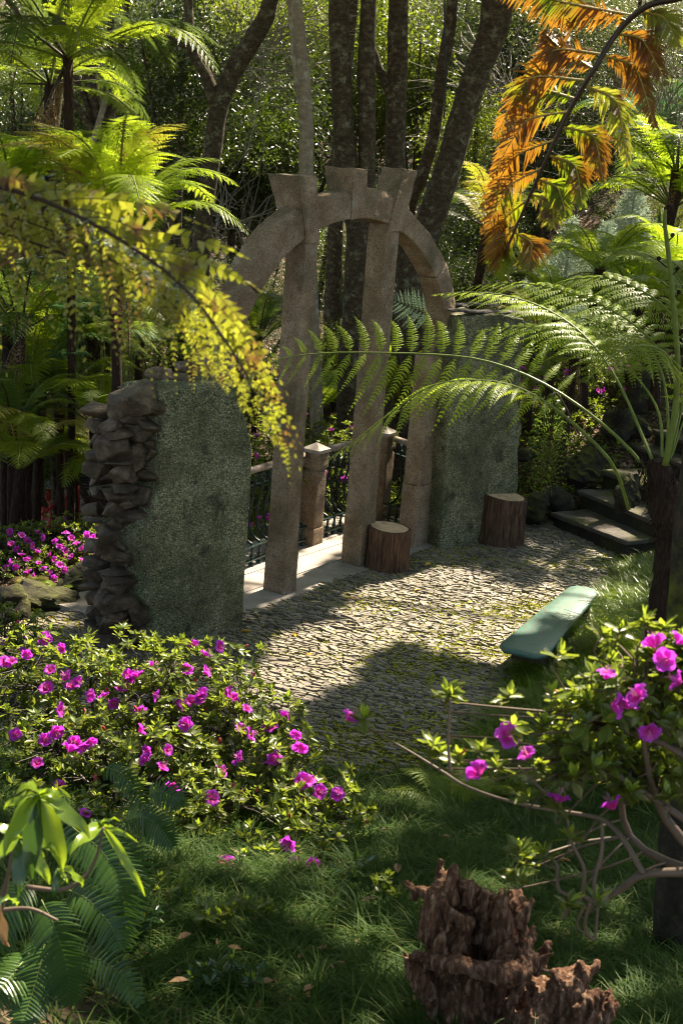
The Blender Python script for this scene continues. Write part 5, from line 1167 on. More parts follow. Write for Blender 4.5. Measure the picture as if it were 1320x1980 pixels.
# right foreground azalea, close and soft
def right_azalea():
    g = np.random.default_rng(61); y = 2.35
    t = azalea('azalea_bush', 'out of focus magenta azalea reaching in from the right foreground over the grass', [(at(1250, 1330, 2.45), (.12, .12, .10)), (at(1160, 1380, 2.5), (.08, .1, .08)), (at(1310, 1420, 2.5), (.10, .12, .12)), (at(1120, 1450, 2.5), (.10, .1, .06)), (at(1230, 1480, 2.55), (.10, .1, .07)), (at(1330, 1290, 2.4), (.08, .1, .07))], at(1420, 1720, 2.4), 210, .042,
        [(1262, 1240, 2.25), (1315, 1235, 2.2), (1172, 1302, 2.3), (1195, 1365, 2.3), (1230, 1345, 2.25), (1285, 1275, 2.3), (1305, 1315, 2.3), (980, 1422, 2.4), (1017, 1457, 2.35), (920, 1490, 2.4), (1180, 1553, 2.35), (1255, 1415, 2.3), (677, 1385, 2.75), (1215, 1360, 2.3), (1080, 1540, 2.4)], 0, 6, fs=.72, buds=12, tm='twig', branches=8, young=.9,
        expl=[at(*p, q) for *p, q in ((870, 1345, 2.5), (862, 1335, 2.5), (840, 1440, 2.5), (850, 1455, 2.48), (885, 1470, 2.45), (705, 1388, 2.74), (990, 1400, 2.42), (960, 1480, 2.42), (1040, 1480, 2.4), (1050, 1400, 2.5), (1065, 1345, 2.5), (1080, 1265, 2.55), (1165, 1230, 2.4), (1200, 1215, 2.4), (1245, 1200, 2.4), (1280, 1215, 2.4), (1145, 1300, 2.4), (1020, 1540, 2.4), (1080, 1560, 2.4), (1100, 1620, 2.4), (1005, 1640, 2.45), (1050, 1650, 2.4), (1010, 1660, 2.45), (1100, 1745, 2.3), (1155, 1740, 2.3), (1220, 1530, 2.4), (1290, 1540, 2.4), (930, 1450, 2.45), (1150, 1480, 2.4), (1110, 1500, 2.4), (985, 1345, 2.6), (1000, 1690, 2.4))])
    br = [([(1400, 1690), (1320, 1686), (1240, 1692), (1195, 1722), (1150, 1742), (1125, 1730)], [.0125, .008, .005]), ([(1242, 1690), (1215, 1640), (1185, 1600), (1150, 1580), (1060, 1565), (980, 1548), (900, 1520), (855, 1492), (790, 1452), (712, 1408)], [.0065, .005, .0035, .0022]), ([(1152, 1738), (1148, 1700), (1162, 1650), (1163, 1590)], [.005, .0035]), ([(1125, 1732), (1128, 1680), (1105, 1630), (1090, 1570), (1040, 1520), (1000, 1480)], [.0042, .0022]), ([(870, 1495), (866, 1430), (870, 1350)], [.0035, .002]), ([(1125, 1738), (1080, 1720), (1075, 1670), (1050, 1655)], [.005, .003, .002]), ([(1140, 1745), (1130, 1790), (1148, 1815), (1155, 1750)], [.004, .003]), ([(1130, 1750), (1115, 1790), (1140, 1812)], [.003, .002])]
    for pts, r_ in br:
        m = MB(); n_ = len(pts); tube(m, spline([at(*p, q) for p, q in zip(pts, np.linspace(2.38, 2.42 if pts[-1][0] > 800 else 2.75, n_))], 30), r_, 8, 0, True, .12, 4); m.build('bare_branch', M['twig'], t, True)
right_azalea()

# ================================================================ broad leaves at bottom left, sword fern, small plants
def broad():
    g = np.random.default_rng(71); c = at(70, 1560, 2.15); root = at(-120, 1900, 2.3)
    t = thing('broad_leaved_shrub', 'lime green broad leaved shrub with drooping leaves at the bottom left edge', 'shrub', root)
    big = leaf_tpl(.18, .36)
    def leaf(m, p0, px1, L, y1, mt, wk=1.0):
        q = at(*px1, y1); d = norm(q - p0); up = norm(np.array([0, -.5, 1]) + g.normal(0, .25, 3)); Y = norm(np.cross(up, d)); N = np.cross(d, Y)
        n = 9; xs = np.linspace(0, 1, n); V = []; Lg = np.linalg.norm(q - p0)
        for x in xs:
            w_ = .30 * Lg * math.sin(math.pi * min(1, x * .93 + .06)) ** .75 * (1 - .25 * x) * wk; 
            for s_ in (-1, -.5, 0, .5, 1): V.append(p0 + d * x * Lg + Y * (s_ * w_ * .55) + N * (abs(s_) * w_ * .22 + .008 * math.sin(9 * x) * abs(s_)) - np.array([0, 0, 1]) * (.12 * Lg * x * x) + N * .015 * math.sin(x * 3))
        F = np.array([[i * 5 + j, (i + 1) * 5 + j, (i + 1) * 5 + j + 1, i * 5 + j + 1] for i in range(n - 1) for j in range(4)]); m.add(V, F)
    jobs = [((150, 720), [((345, 860), 'bigleaf'), ((275, 715), 'bigleaf'), ((95, 715), 'bigleafd'), ((240, 970), 'bigleaf'), ((130, 1010), 'bigleafd'), ((20, 760), 'bigleaf'), ((20, 930), 'bigleaf'), ((60, 690), 'bigleaf')]), ((80, 880), [((230, 940), 'bigleaf'), ((70, 1090), 'bigleafd'), ((-40, 1000), 'bigleaf'), ((-60, 830), 'bigleaf'), ((150, 960), 'bigleaf'), ((190, 1040), 'bigleaf')]), ((400, 840), [((470, 810), 'bigleaf'), ((540, 880), 'bigleaf'), ((560, 1075), 'bigleaf'), ((270, 930), 'bigleaf'), ((350, 815), 'bigleafd')]), ((225, 1000), [((210, 1100), 'bigleafd'), ((260, 1050), 'bigleaf'), ((310, 1060), 'bigleaf')]), ((0, 1130), [((40, 1280), 'deadleaf'), ((-30, 1200), 'bigleafd'), ((60, 1140), 'bigleaf')])]
    for (a, b), ls in jobs:
        for (u, v), mt in ls:
            yy_ = 2.15 + .25 * (a > 300); m = MB(); leaf(m, at(a / 2, 1180 + b / 2, yy_), (u / 2, 1180 + v / 2), 0, yy_ - g.uniform(-.04, .10), mt, .42 if (u, v) in ((470, 810), (540, 880), (560, 1075)) else 1.0); m.build('leaf', M[mt], t, True)
    m = MB()
    for pts in ([(400, 840), (375, 950), (330, 1030), (240, 1080), (105, 1070)], [(225, 1200), (120, 1155), (0, 1160)], [(150, 720), (60, 900), (10, 1150), (-60, 1500)], [(80, 880), (40, 1000), (-20, 1200)]):
        tube(m, spline([at(a / 2, 1180 + b / 2, 2.3) for a, b in pts], 20), [.003, .005], 6, 0)
    m.build('stems', M['twig'], t, True)
broad()
def sword(m, P, L, n, g, up=(0, 0, 1), w=.016, mleaf=0, mstem=1, t0=.08, droop=.15):
    """once-divided frond with narrow leaflets"""
    P = spline(P, 40); tube(m, P, [.003, .0012], 5, mstem); T = norm(np.gradient(P, axis=0)); s = np.linspace(0, 1, 40); tt = np.linspace(t0, .99, n)
    B = np.stack([np.interp(tt, s, P[:, i]) for i in range(3)], 1); Tb = norm(np.stack([np.interp(tt, s, T[:, i]) for i in range(3)], 1)); up = norm(up)
    for sg in (-1, 1):
        Sd = norm(np.cross(Tb, up)) * sg; N = np.cross(Tb, Sd) * -sg; N = np.where((N @ up)[:, None] < 0, -N, N)
        ln = L * np.sin(np.pi * (tt * .80 + .16)) ** .7 * g.uniform(.92, 1.06, n); D = norm(Sd + Tb * .35 + N * .15 + g.normal(0, .04, (n, 3))); nx = 6; V = []
        for i in range(nx):
            x = i / (nx - 1); w_ = w * (1 - x ** 2.2) * (.75 + .5 * x * (1 - x) * 2) * .5; c = B + D * (ln * x)[:, None] - np.array([0, 0, 1]) * (ln * droop * x * x)[:, None] + Tb * (ln * .12 * x * x)[:, None]
            V += [c - Tb * w_, c + N * w_ * .35, c + Tb * w_]
        V = np.stack(V, 1); F = []
        for i in range(nx - 1): a = i * 3; F += [[a, a + 3, a + 4, a + 1], [a + 1, a + 4, a + 5, a + 2]]
        F = np.array(F); m.add(V.reshape(-1, 3), (F[None] + (np.arange(n) * nx * 3)[:, None, None]).reshape(-1, 4), mleaf)
def sword_ferns():
    g = np.random.default_rng(81)
    t = thing('sword_fern', 'glossy dark green fern with narrow leaflets under the broad leaves at bottom left', 'fern', at(130, 1790, 3.4)); 
    for pts, ys, L, n in (([(140, 1600), (200, 1650), (235, 1720), (245, 1830)], (3.2, 3.0), .085, 26), ([(130, 1720), (170, 1740), (215, 1790), (235, 1835)], (3.1, 2.9), .075, 20), ([(80, 1740), (105, 1790), (130, 1870), (135, 1940)], (3.0, 2.85), .085, 26), ([(90, 1800), (80, 1860), (60, 1930), (40, 1990)], (3.0, 2.8), .08, 24), ([(60, 1840), (20, 1890), (-40, 1960)], (3.0, 2.8), .08, 20), ([(150, 1620), (205, 1625), (260, 1670), (275, 1760)], (3.5, 3.3), .08, 24), ([(235, 1590), (275, 1580), (310, 1600), (335, 1635)], (4.2, 4.1), .085, 20), ([(285, 1540), (310, 1530), (340, 1545), (350, 1560)], (4.6, 4.5), .075, 16), ([(200, 1480), (240, 1500), (270, 1540), (285, 1580)], (4.7, 4.6), .07, 18), ([(20, 1620), (60, 1600), (130, 1620), (180, 1680)], (3.4, 3.2), .08, 22), ([(110, 1860), (170, 1850), (230, 1880), (270, 1940)], (3.2, 3.0), .07, 22), ([(60, 1700), (30, 1740), (-10, 1800), (-30, 1880)], (3.0, 2.85), .085, 22)):
        m = MB(); sword(m, [at(*p, q) for p, q in zip(pts, np.linspace(ys[0], ys[1], len(pts)))], L, n, g, up=(0, -.7, .7)); m.build('frond', [M['swordfern'], M['stipe']], t)
    def clump(label, px, py, y, n, Lf, leaf='fern', seed=0, az=(0, 6.28), L=.06, name='ground_fern', el=(20, 60)):
        g = np.random.default_rng(seed); c = at(px, py, y); c[2] = max(gz(c[0], c[1]), c[2] if False else gz(c[0], c[1])); t = thing(name, label, 'fern', c, 'small ferns on the ground')
        for k in range(n):
            a = az[0] + (az[1] - az[0]) * (k + g.uniform(.2, .8)) / n; e = R(g.uniform(*el)); l = Lf * g.uniform(.7, 1.1); h = np.array([math.cos(a), math.sin(a), 0])
            P = [c + h * l * f * math.cos(e) + np.array([0, 0, l * (f * math.sin(e) * 1.4 - .9 * f * f * math.sin(e))]) for f in (0, .3, .6, 1)]; m = MB(); frond(m, P, L * 1.6, 20, 9, .12, .014, g=g, rr=(.002, .0008), droop=.3); m.build('frond', [M[leaf], M['stipe']], t)
    clump('light green ferns at the edge of the court below the lone azalea shoot', 880, 1470, 5.9, 9, .42, 'fern', 1, (0, 3.4), .07)
    clump('fern tuft at the court edge right of centre', 960, 1440, 6.3, 7, .32, 'fern', 2)
    clump('small fern by the slate edge under the right azalea', 1060, 1460, 6.2, 7, .32, 'fernd', 3)
    clump('drooping fern on the bank between the green bench and the fern trunk', 1215, 1120, 8.6, 11, .62, 'fern', 4, (1.6, 4.6), .10)
    clump('dark feathery fern on the bank just left of the near fern trunk', 1250, 1060, 8.2, 10, .7, 'fern', 5, (1.2, 5), .10, el=(25, 70))
    clump('small fern sprouting from the kerb rocks at left', 118, 1140, 9.2, 7, .25, 'fernb', 6, (2.5, 6.0), .05)
    clump('tiny fern on the mossy rocks under the pink azalea', 60, 1110, 9.2, 6, .25, 'ferny', 7)
    clump('fern in the shaded grass far right', 1230, 1330, 6.6, 8, .4, 'fernd', 8)
sword_ferns()

def spiky(label, px, py, y, r_, n, seed):
    g = np.random.default_rng(seed); c = at(px, py, y); m = MB(); g0 = c * 1.0
    for k in range(n):
        a = g.uniform(0, 6.28); e = R(g.uniform(10, 80)); d = np.array([math.cos(a) * math.cos(e), math.sin(a) * math.cos(e), math.sin(e)]); Y = norm(np.cross(d, [0, 0, 1])); l = r_ * g.uniform(.7, 1.1); w = .028
        m.add([c - Y * w * .5, c + Y * w * .5, c + d * l * .5 + Y * w * .5 - [0, 0, .03 * l], c + d * l * .5 - Y * w * .5 - [0, 0, .03 * l], c + d * l - [0, 0, .12 * l]], [[0, 1, 2, 3], [3, 2, 4]])
    o = m.build('spiky_plant', M['agave']); tag(o, label, 'plant', 'spiky rosette plants')
spiky('blue green spiky rosette plant behind the thin fern trunk at left', 145, 800, 15, .45, 34, 1)
spiky('spiky rosette plant at the right edge behind the young stalk', 1275, 480, 15, .6, 30, 2)
spiky('small spiky plant low behind the left thin trunks', 118, 840, 14, .35, 26, 3)

# low leafy plants on the slope under the azalea
def groundlings():
    g = np.random.default_rng(91)
    for i, (px, py, y, n, s_, mt, lab) in enumerate(((250, 1900, 3.55, 16, .05, 'bigleafd', 'small leafy seedling at the bottom left in the shade'), (160, 1960, 3.2, 10, .05, 'azleaf', 'pale leaved seedling at the bottom left corner'), (410, 1870, 3.7, 18, .045, 'azleaf', 'leafy shoots below the big azalea'), (320, 1800, 4.0, 14, .04, 'azleaf', 'bright shoot under the left end of the big azalea'), (510, 1830, 3.9, 8, .04, 'azleaf', 'single bright shoot in the grass below the big azalea'), (735, 1735, 4.2, 8, .05, 'azleaf', 'round leaved weed in the grass left of the driftwood'), (700, 1680, 4.4, 5, .05, 'bigleafd', 'small weed near the centre of the grass'), (440, 1940, 3.3, 12, .045, 'bigleafd', 'dark leafy weed at the bottom left of the grass'))):
        c = at(px, py, y); gx = gz(c[0], c[1]); P = c + g.normal(0, .05, (n, 3)) * [1, 1, 0]; P[:, 2] = gx + g.uniform(.05, .12, n); m = MB()
        rosettes(m, P, np.tile([0, 0, 1.], (n, 1)) + g.normal(0, .2, (n, 3)), s_, g, (2, 4))
        for p in P: tube(m, np.array([[p[0], p[1], gx - .02], p]), [.0015, .001], 3, 0, False)
        tag(m.build('seedling', [M[mt], M['azyoung']], None, True), lab, 'plant', 'seedlings on the slope')
    # leaf litter patch plants in the lit garden bed
    P = np.stack([g.uniform(1.5, 3.3, 260), g.uniform(12.2, 15.5, 260), np.zeros(260)], 1); P[:, 2] = ground(P[:, 0], P[:, 1]) + .04; m = MB(); rosettes(m, P, np.tile([0, 0, 1.], (260, 1)), .05, g, (3, 6)); tag(m.build('ground_cover', [M['azleaf'], M['azyoung']], None, True), 'low ground cover plants in the garden bed behind the right pier', 'ground cover', kind='stuff')
    # the slope under the left azalea and banks behind railing: ivy like cover
    n = 5000; P = np.stack([g.uniform(-6, 3, n), g.uniform(12.3, 19, n), np.zeros(n)], 1); P[:, 2] = ground(P[:, 0], P[:, 1]) + g.uniform(.02, .25, n); m = MB(); rosettes(m, P, np.tile([0, 0, 1.], (n, 1)) + g.normal(0, .4, (n, 3)), .075, g, (3, 5)); tag(m.build('valley_undergrowth', [M['treeleaf2'], M['azyoung']], None, True), 'leafy undergrowth covering the hollow behind the railing', 'undergrowth', kind='stuff')
groundlings()

# ================================================================ grass
def grass():
    g = np.random.default_rng(101)
    def blades(name, label, X, Y, tuft, per, L, w, mt, minz=None):
        n = len(X); idx = np.repeat(np.arange(n), per); m = len(idx); x = X[idx] + g.normal(0, tuft, m); y = Y[idx] + g.normal(0, tuft, m)
        ok = ~inside(np.c_[x, y], PAV * 1.0) | (g.random(m) < .02); x, y, idx = x[ok], y[ok], idx[ok]; m = len(x)
        z = ground(x, y) - .01; base = np.stack([x, y, z], 1); ta = g.uniform(0, 6.28, n)[idx] ; a = np.arctan2(y - Y[idx], x - X[idx]) * 1.0; a = np.where(g.random(m) < .6, ta + g.normal(0, .5, m), a + g.normal(0, .6, m))
        l = L * g.uniform(.5, 1.25, m) * (1 + .3 * vnoise(base, 2.5, 7)); e0 = R(78) - g.uniform(0, .35, m); bend = g.uniform(1.0, 2.2, m); h = np.stack([np.cos(a), np.sin(a), 0 * a], 1); sd = np.stack([-np.sin(a), np.cos(a), 0 * a], 1)
        P = base; V = [P - sd * w * .5, P + sd * w * .5]; K = 4
        for k in range(1, K + 1):
            e = e0 - bend * (k / K) ; P = P + (h * np.cos(e)[:, None] + np.array([0, 0, 1]) * np.sin(e)[:, None]) * (l / K)[:, None]; ww = w * (1 - (k / K) ** 2) * .5 + .0002; V += [P - sd * ww, P + sd * ww]
        V = np.stack(V, 1); F = np.array([[2 * k, 2 * k + 1, 2 * k + 3, 2 * k + 2] for k in range(K)]); mb = MB(); mb.add(V.reshape(-1, 3), (F[None] + (np.arange(m) * 2 * (K + 1))[:, None, None]).reshape(-1, 4))
        tag(mb.build(name, M[mt]), label, 'grass', kind='stuff')
    n = 6500; Y = g.uniform(2.3, 6.7, n) ; X = g.uniform(-1, 1, n) * (.34 * Y + .35) + .1
    keep = vnoise(np.c_[X, Y, 0 * X], 1.6, 31) + g.normal(0, .25, n) - .2 * ((X < -.5) & (Y < 4.6)) > -.9; X, Y = X[keep], Y[keep]
    blades('mondo_grass', 'dark green tufted grass covering the foreground slope', X, Y, .022, 22, .17, .0056, 'grass')
    n = 2600; Y = g.uniform(6.3, 12, n); xe = np.interp(Y, [6.4, 8.3, 10.3, 11.5], [.7, 1.35, 2.25, 2.7]); X = xe + g.uniform(0, 1, n) ** 1.3 * 1.6
    blades('bank_grass', 'brighter grass on the bank along the right edge of the court', X, Y, .03, 15, .18, .006, 'grassb')
    c = ong(640, 1500); X = c[0] + g.normal(0, .12, 26); Y = c[1] - .12 + g.normal(0, .04, 26); blades('grass_tuft', 'bright long bladed grass tuft at the court edge beside the big azalea', X, Y, .02, 10, .30, .007, 'grassb')
    c = ong(840, 1490); X = c[0] + g.normal(0, .25, 16); Y = c[1] - .1 + g.normal(0, .03, 16); blades('grass_tuft', 'sparse bright grass blades at the near edge of the court', X, Y, .02, 8, .2, .006, 'grassb')
grass()
# ================================================================ driftwood root in the foreground
def driftwood():
    g = np.random.default_rng(111); y = 3.05
    def A(px, py, dy=0): return at(px, py, y + dy)
    t_ = MB(); k = y / FPX
    def lobe(pts, r_, n=10, lump=.35):
        lump *= .6; tube(t_, spline([A(*p) for p in pts], 16), [a * k for a in r_], n, 0, True, lump, int(abs(pts[0][0])) % 97, 22)
    # body
    lobe([(905, 2080, .05), (900, 1980, .04), (880, 1900, .03), (870, 1820, .02), (880, 1750, .0)], [85, 78, 62, 52, 42], 18, .3)
    lobe([(960, 2060, .1), (965, 1980, .08), (960, 1900, .06), (945, 1820, .05), (930, 1760, .05)], [80, 66, 50, 46, 36], 16, .35)
    lobe([(1000, 2060, .0), (1010, 1985, -.02), (1030, 1930, -.02), (1060, 1900, 0)], [70, 55, 40, 26], 14, .4)
    lobe([(850, 1860, -.03), (845, 1800, -.03), (842, 1740, -.02), (850, 1700, 0), (853, 1662, .02)], [42, 34, 26, 17, 4], 12, .3)
    lobe([(850, 1730, 0), (825, 1728, 0), (805, 1722, 0), (784, 1706, .02)], [24, 17, 11, 6], 10, .3)
    lobe([(858, 1700, .02), (880, 1700, .02), (905, 1725, .03), (935, 1745, .04), (960, 1750, .03)], [14, 19, 22, 24, 22], 12, .4)
    lobe([(940, 1830, .0), (965, 1790, 0), (980, 1755, .0), (1000, 1735, .02), (985, 1722, .02)], [36, 30, 22, 13, 4], 12, .35)
    lobe([(965, 1810, .03), (995, 1785, .03), (1008, 1770, .03), (1020, 1768, .04)], [24, 14, 9, 5], 10, .35)
    lobe([(950, 1870, -.05), (985, 1860, -.06), (1012, 1835, -.05), (1028, 1812, -.03), (1031, 1790, -.02)], [34, 28, 18, 10, 3], 12, .35)
    lobe([(790, 1850, -.06), (830, 1852, -.09), (880, 1862, -.12), (940, 1878, -.13), (1000, 1880, -.10), (1050, 1862, -.06)], [6, 15, 22, 28, 26, 12], 14, .4)
    lobe([(1000, 1870, -.08), (1040, 1850, -.06), (1048, 1832, -.05)], [26, 14, 5], 10, .3)
    lobe([(792, 1852, -.06), (815, 1890, -.04), (845, 1940, 0), (870, 2000, .02)], [8, 24, 36, 50], 12, .3)
    lobe([(880, 1830, -.05), (900, 1800, -.06), (905, 1780, -.05), (892, 1770, -.05)], [20, 12, 9, 5], 9, .4)
    lobe([(1000, 1980, -.04), (1050, 1960, -.05), (1085, 1920, -.04), (1115, 1890, -.02), (1150, 1866, 0), (1158, 1862, .01)], [60, 48, 38, 26, 9, 3], 14, .35)
    lobe([(1085, 1930, -.04), (1078, 1890, -.03), (1068, 1876, -.02)], [30, 16, 4], 10, .3)
    lobe([(1080, 1990, -.06), (1130, 1970, -.06), (1170, 1950, -.05), (1192, 1935, -.04)], [55, 36, 24, 12], 12, .5)
    lobe([(1100, 1950, -.08), (1150, 1930, -.06), (1165, 1925, -.05)], [22, 14, 8], 10, .5)
    for q in range(9):
        px, py = g.uniform(840, 1000), g.uniform(1740, 1960); lobe([(px, py + 50, -.04), (px + g.normal(0, 14), py, -.09), (px + g.normal(0, 26), py - 45, -.11)], [16, 12, 2], 7, .2)
    for px0, py0, px1, py1 in ((870, 1720, 876, 1672), (905, 1730, 915, 1700), (930, 1755, 938, 1722), (1000, 1765, 1030, 1742), (1010, 1830, 1012, 1784), (1040, 1850, 1062, 1822), (1110, 1905, 1124, 1862), (1165, 1945, 1180, 1912), (800, 1860, 778, 1838), (960, 1750, 975, 1716)):
        lobe([(px0, py0 + 20, -.02), ((px0 + px1) / 2, (py0 + py1) / 2 + 6, -.03), (px1, py1, -.02)], [17, 9, 3.5], 7, .2)
    me = t_.mesh('tmp', M['drift'], True)
    o = bpy.data.objects.new('driftwood_root', me); COL.objects.link(o)
    md = o.modifiers.new('r', 'REMESH'); md.mode = 'VOXEL'; md.voxel_size = .0036; md.use_smooth_shade = True
    dg = bpy.context.evaluated_depsgraph_get(); me2 = bpy.data.meshes.new_from_object(o.evaluated_get(dg)); o.modifiers.clear(); o.data = me2
    if not me2.materials: me2.materials.append(M['drift'])
    n = len(me2.vertices); V = np.zeros(n * 3, np.float32); N = np.zeros(n * 3, np.float32); me2.vertices.foreach_get('co', V); me2.vertex_normals.foreach_get('vector', N); V = V.reshape(-1, 3).astype(float); N = N.reshape(-1, 3)
    Q = V + .02 * np.stack([vnoise(V, 9, 61), vnoise(V, 9, 62), vnoise(V, 9, 63)], 1)
    gr = 1 - np.abs(vnoise(Q * [3.0, 3.0, .6], 8, 64)) * 2; D = .0065 * gr - .016 * np.clip(vnoise(V * [1, 1, .6], 17, 71), 0, 1) ** 1.5 + .003 * vnoise(V, 30, 65) + .003 * (1 - 2 * np.abs(vnoise(V * [1, 1, .22], 110, 66)))
    V = V + N * D[:, None]
    for hx, hy, hd, hr, hdep in ((822, 1838, -.05, .013, .05), (925, 1852, -.06, .016, .05), (868, 1905, -.06, .02, .045), (900, 1800, -.05, .013, .035), (1000, 1925, -.05, .014, .04), (862, 1770, -.04, .012, .03), (955, 1960, -.06, .018, .04)):
        hc = A(hx, hy, hd); V = V - N * (hdep * np.exp(-(((V - hc) / np.array([hr, hr * 2.2, hr * 1.5])) ** 2).sum(1)))[:, None]
    me2.vertices.foreach_set('co', V.astype(np.float32).ravel()); me2.update()
    mb = MB(); mb.add(V, np.array([list(p.vertices) + [p.vertices[-1]] * (4 - len(p.vertices)) for p in me2.polygons if len(p.vertices) == 4]))
    for px, py, dx, dy, w_, dd in [(848, 1712, 5, -52, 7, 0), (862, 1722, 8, -38, 5, -.01), (800, 1722, -22, -16, 6, 0), (884, 1712, 5, -26, 5, 0), (915, 1738, 16, -26, 6, 0), (938, 1752, 4, -34, 6, 0), (966, 1756, 12, -24, 5, 0), (1000, 1760, 26, -16, 6, 0), (992, 1742, -6, -26, 5, 0), (1018, 1832, 12, -48, 8, -.03), (1004, 1836, -4, -34, 6, -.04), (1044, 1856, 26, -14, 8, -.05), (1036, 1868, 34, 8, 6, -.06), (800, 1862, -26, -14, 7, -.05), (812, 1872, -22, 4, 6, -.05), (1108, 1902, 14, -42, 10, -.02), (1126, 1900, 30, -36, 9, -.02), (1090, 1905, -8, -30, 7, -.02), (1150, 1935, 24, -12, 8, -.04), (1172, 1950, 24, -16, 8, -.04), (1076, 1905, -14, -20, 6, -.03), (905, 1905, 10, -34, 6, -.10), (940, 1890, -6, -30, 6, -.10), (870, 1870, -16, -28, 6, -.09), (975, 1880, 14, -30, 6, -.09), (842, 1800, -18, -20, 6, -.04)]:
        q0, q1 = A(px, py, dd), A(px + dx, py + dy, dd - .008); sd_ = A(px, py + 14, dd + .01)
        tube(mb, spline([sd_, q0, (q0 + q1) / 2 + g.normal(0, .004, 3), q1], 9), [w_ * 1.5 * k, w_ * 1.1 * k, w_ * .6 * k, .0006], 7, 0, True, .14, int(px), 60)
    o.data = mb.mesh('driftwood_root', M['drift'], True)
    tag(o, 'gnarled reddish brown driftwood root with jagged spikes standing in the grass', 'driftwood')
    # flat splinter of wood beside it
    m = MB(); P = spline([at(716, 1938, 3.3), at(760, 1950, 3.25), at(800, 1975, 3.2), at(840, 2010, 3.15)], 14); rings = []
    for i, p in enumerate(P):
        f = i / 13; w = .004 + .022 * math.sin(min(1, f * 1.2) * 1.5); rings.append(np.array([p + CX * a * w * .4 + np.array([0, 0, 1]) * b * w for a, b in ((-1, 0), (-.5, .8), (.4, 1), (1, .1), (.3, -.8), (-.6, -.7))]))
    loft(m, rings); tag(m.build('wood_splinter', M['drift'], None, True), 'pointed grey splinter of wood in the grass left of the driftwood root', 'wood piece')
driftwood()

# mossy trunk at the right edge
def moss_trunk():
    b = at(1300, 1835, 4.0); b[2] = gz(b[0], b[1]) - .05; t = thing('forest_tree', 'mossy dark trunk standing in the grass at the right edge', 'tree', b)
    top = at(1322, 1180, 4.05); up = top + (top - b) * 2.2 + [.2, .2, 0]; up2 = up + (top - b) * 1.2
    trunk_tube('trunk', [b, at(1306, 1600, 4.0), at(1312, 1400, 4.0), top, up, up2], [.068, .058, .055, .055, .05, .04], 'mossbark', t, 30, .16, 9, 60)
    CANOPY.append((up2, t))
moss_trunk()

# ================================================================ hollow at left: slate roofed pavilions, red railings, bamboo
def pavilion(label, px, py, y, w, h, seed, rot=.5):
    g = np.random.default_rng(seed); c = at(px, py, y); t = thing('pavilion', label, 'pavilion', [c[0], c[1], gz(c[0], c[1])], 'slate roofed pavilions')
    Rz = rotz(rot); z0, z1 = c[2], c[2] + h
    eave = [c + Rz @ np.array([a * w, b * w, 0]) for a, b in ((-1, -1), (1, -1), (1, 1), (-1, 1))]; ap_ = [c + Rz @ np.array([a * w * .12, 0, h]) for a in (-1, 1)]
    m = MB(); tile = MB(); faces = [(eave[0], eave[1], ap_[1], ap_[0]), (eave[1], eave[2], ap_[1], ap_[1]), (eave[2], eave[3], ap_[0], ap_[1]), (eave[3], eave[0], ap_[0], ap_[0])]
    for a, b, c2, d in faces:
        nr = 12
        for r_ in range(nr):
            f0, f1 = r_ / nr, (r_ + 1.25) / nr; L0, R_0 = a + (d - a) * f0, b + (c2 - b) * f0; L1, R_1 = a + (d - a) * min(1, f1), b + (c2 - b) * min(1, f1); nn = norm(np.cross(b - a, d - a)); nt = max(1, int(np.linalg.norm(R_0 - L0) / .16)); sh = (r_ % 2) * .5
            for q in range(nt + 1):
                u0, u1 = np.clip((q - sh) / nt, 0, 1), np.clip((q + 1 - sh) / nt - .004, 0, 1)
                if u1 - u0 < .1 / nt: continue
                up0 = nn * (.030 + g.uniform(0, .012)); up1 = nn * .006
                P0, P1, P2, P3 = L0 + (R_0 - L0) * u0 + up0, L0 + (R_0 - L0) * u1 + up0, L1 + (R_1 - L1) * u1 + up1, L1 + (R_1 - L1) * u0 + up1
                hexa(tile, [P0 - nn * .015, P1 - nn * .015, P2 - nn * .01, P3 - nn * .01], [P0, P1, P2, P3])
    tile.build('roof', M['roofslate'], t)
    m = MB(); e2 = [p - [0, 0, .10] for p in eave]; e3 = [p - [0, 0, .005] for p in eave]; hexa(m, e2, e3); m.build('eave_board', M['whitewall'], t)
    for a, b in ((-1, -1), (1, -1), (1, 1), (-1, 1)):
        p = c + Rz @ np.array([a * w * .8, b * w * .8, 0]); m = MB(); tube(m, [np.array([p[0], p[1], gz(p[0], p[1]) - .1]), p - [0, 0, .1]], .05, 10); m.build('post', M['red'], t, True)
pavilion('slate roofed pavilion half hidden by ferns at the left edge', 110, 890, 15.0, 1.0, .55, 1)
pavilion('lower slate roof with pale eaves and red posts beside the broken pier', 200, 925, 14.2, .55, .22, 2, .3)
def red_rail(label, pts, y, h, nb, seed=0, rr=.016, diag=True):
    P = [at(px, py, yy_) for (px, py), yy_ in zip(pts, y)]; t = thing('red_railing', label, 'railing', P[0] - [0, 0, h], 'red wooden railings'); a, b = P[0], P[-1]
    for z in (0, -.45, -.9):
        m = MB(); tube(m, [a + [0, 0, z * h], b + [0, 0, z * h]], rr, 6); m.build('rail', M['red'], t, True)
    for k in range(nb + 1):
        p = a + (b - a) * k / nb; m = MB(); tube(m, [p + [0, 0, .06], p - [0, 0, h * 1.1]], rr * (1.7 if k in (0, nb) else 1), 7); m.build('post' if k in (0, nb) else 'bar', M['red'], t, True)
red_rail('red wooden railing on the bridge below the pavilion roofs', [(28, 985), (112, 1010)], (12.6, 12.2), .42, 5)
red_rail('red railing running up to the right beside the red posts', [(70, 1000), (150, 950)], (12.0, 12.8), .42, 6)
red_rail('red and white worn handrail on the far stair at left', [(95, 893), (235, 850)], (16.5, 17.5), .5, 6)
red_rail('distant red railing above the broken pier', [(170, 705), (300, 708)], (19, 19), .35, 3, rr=.02)
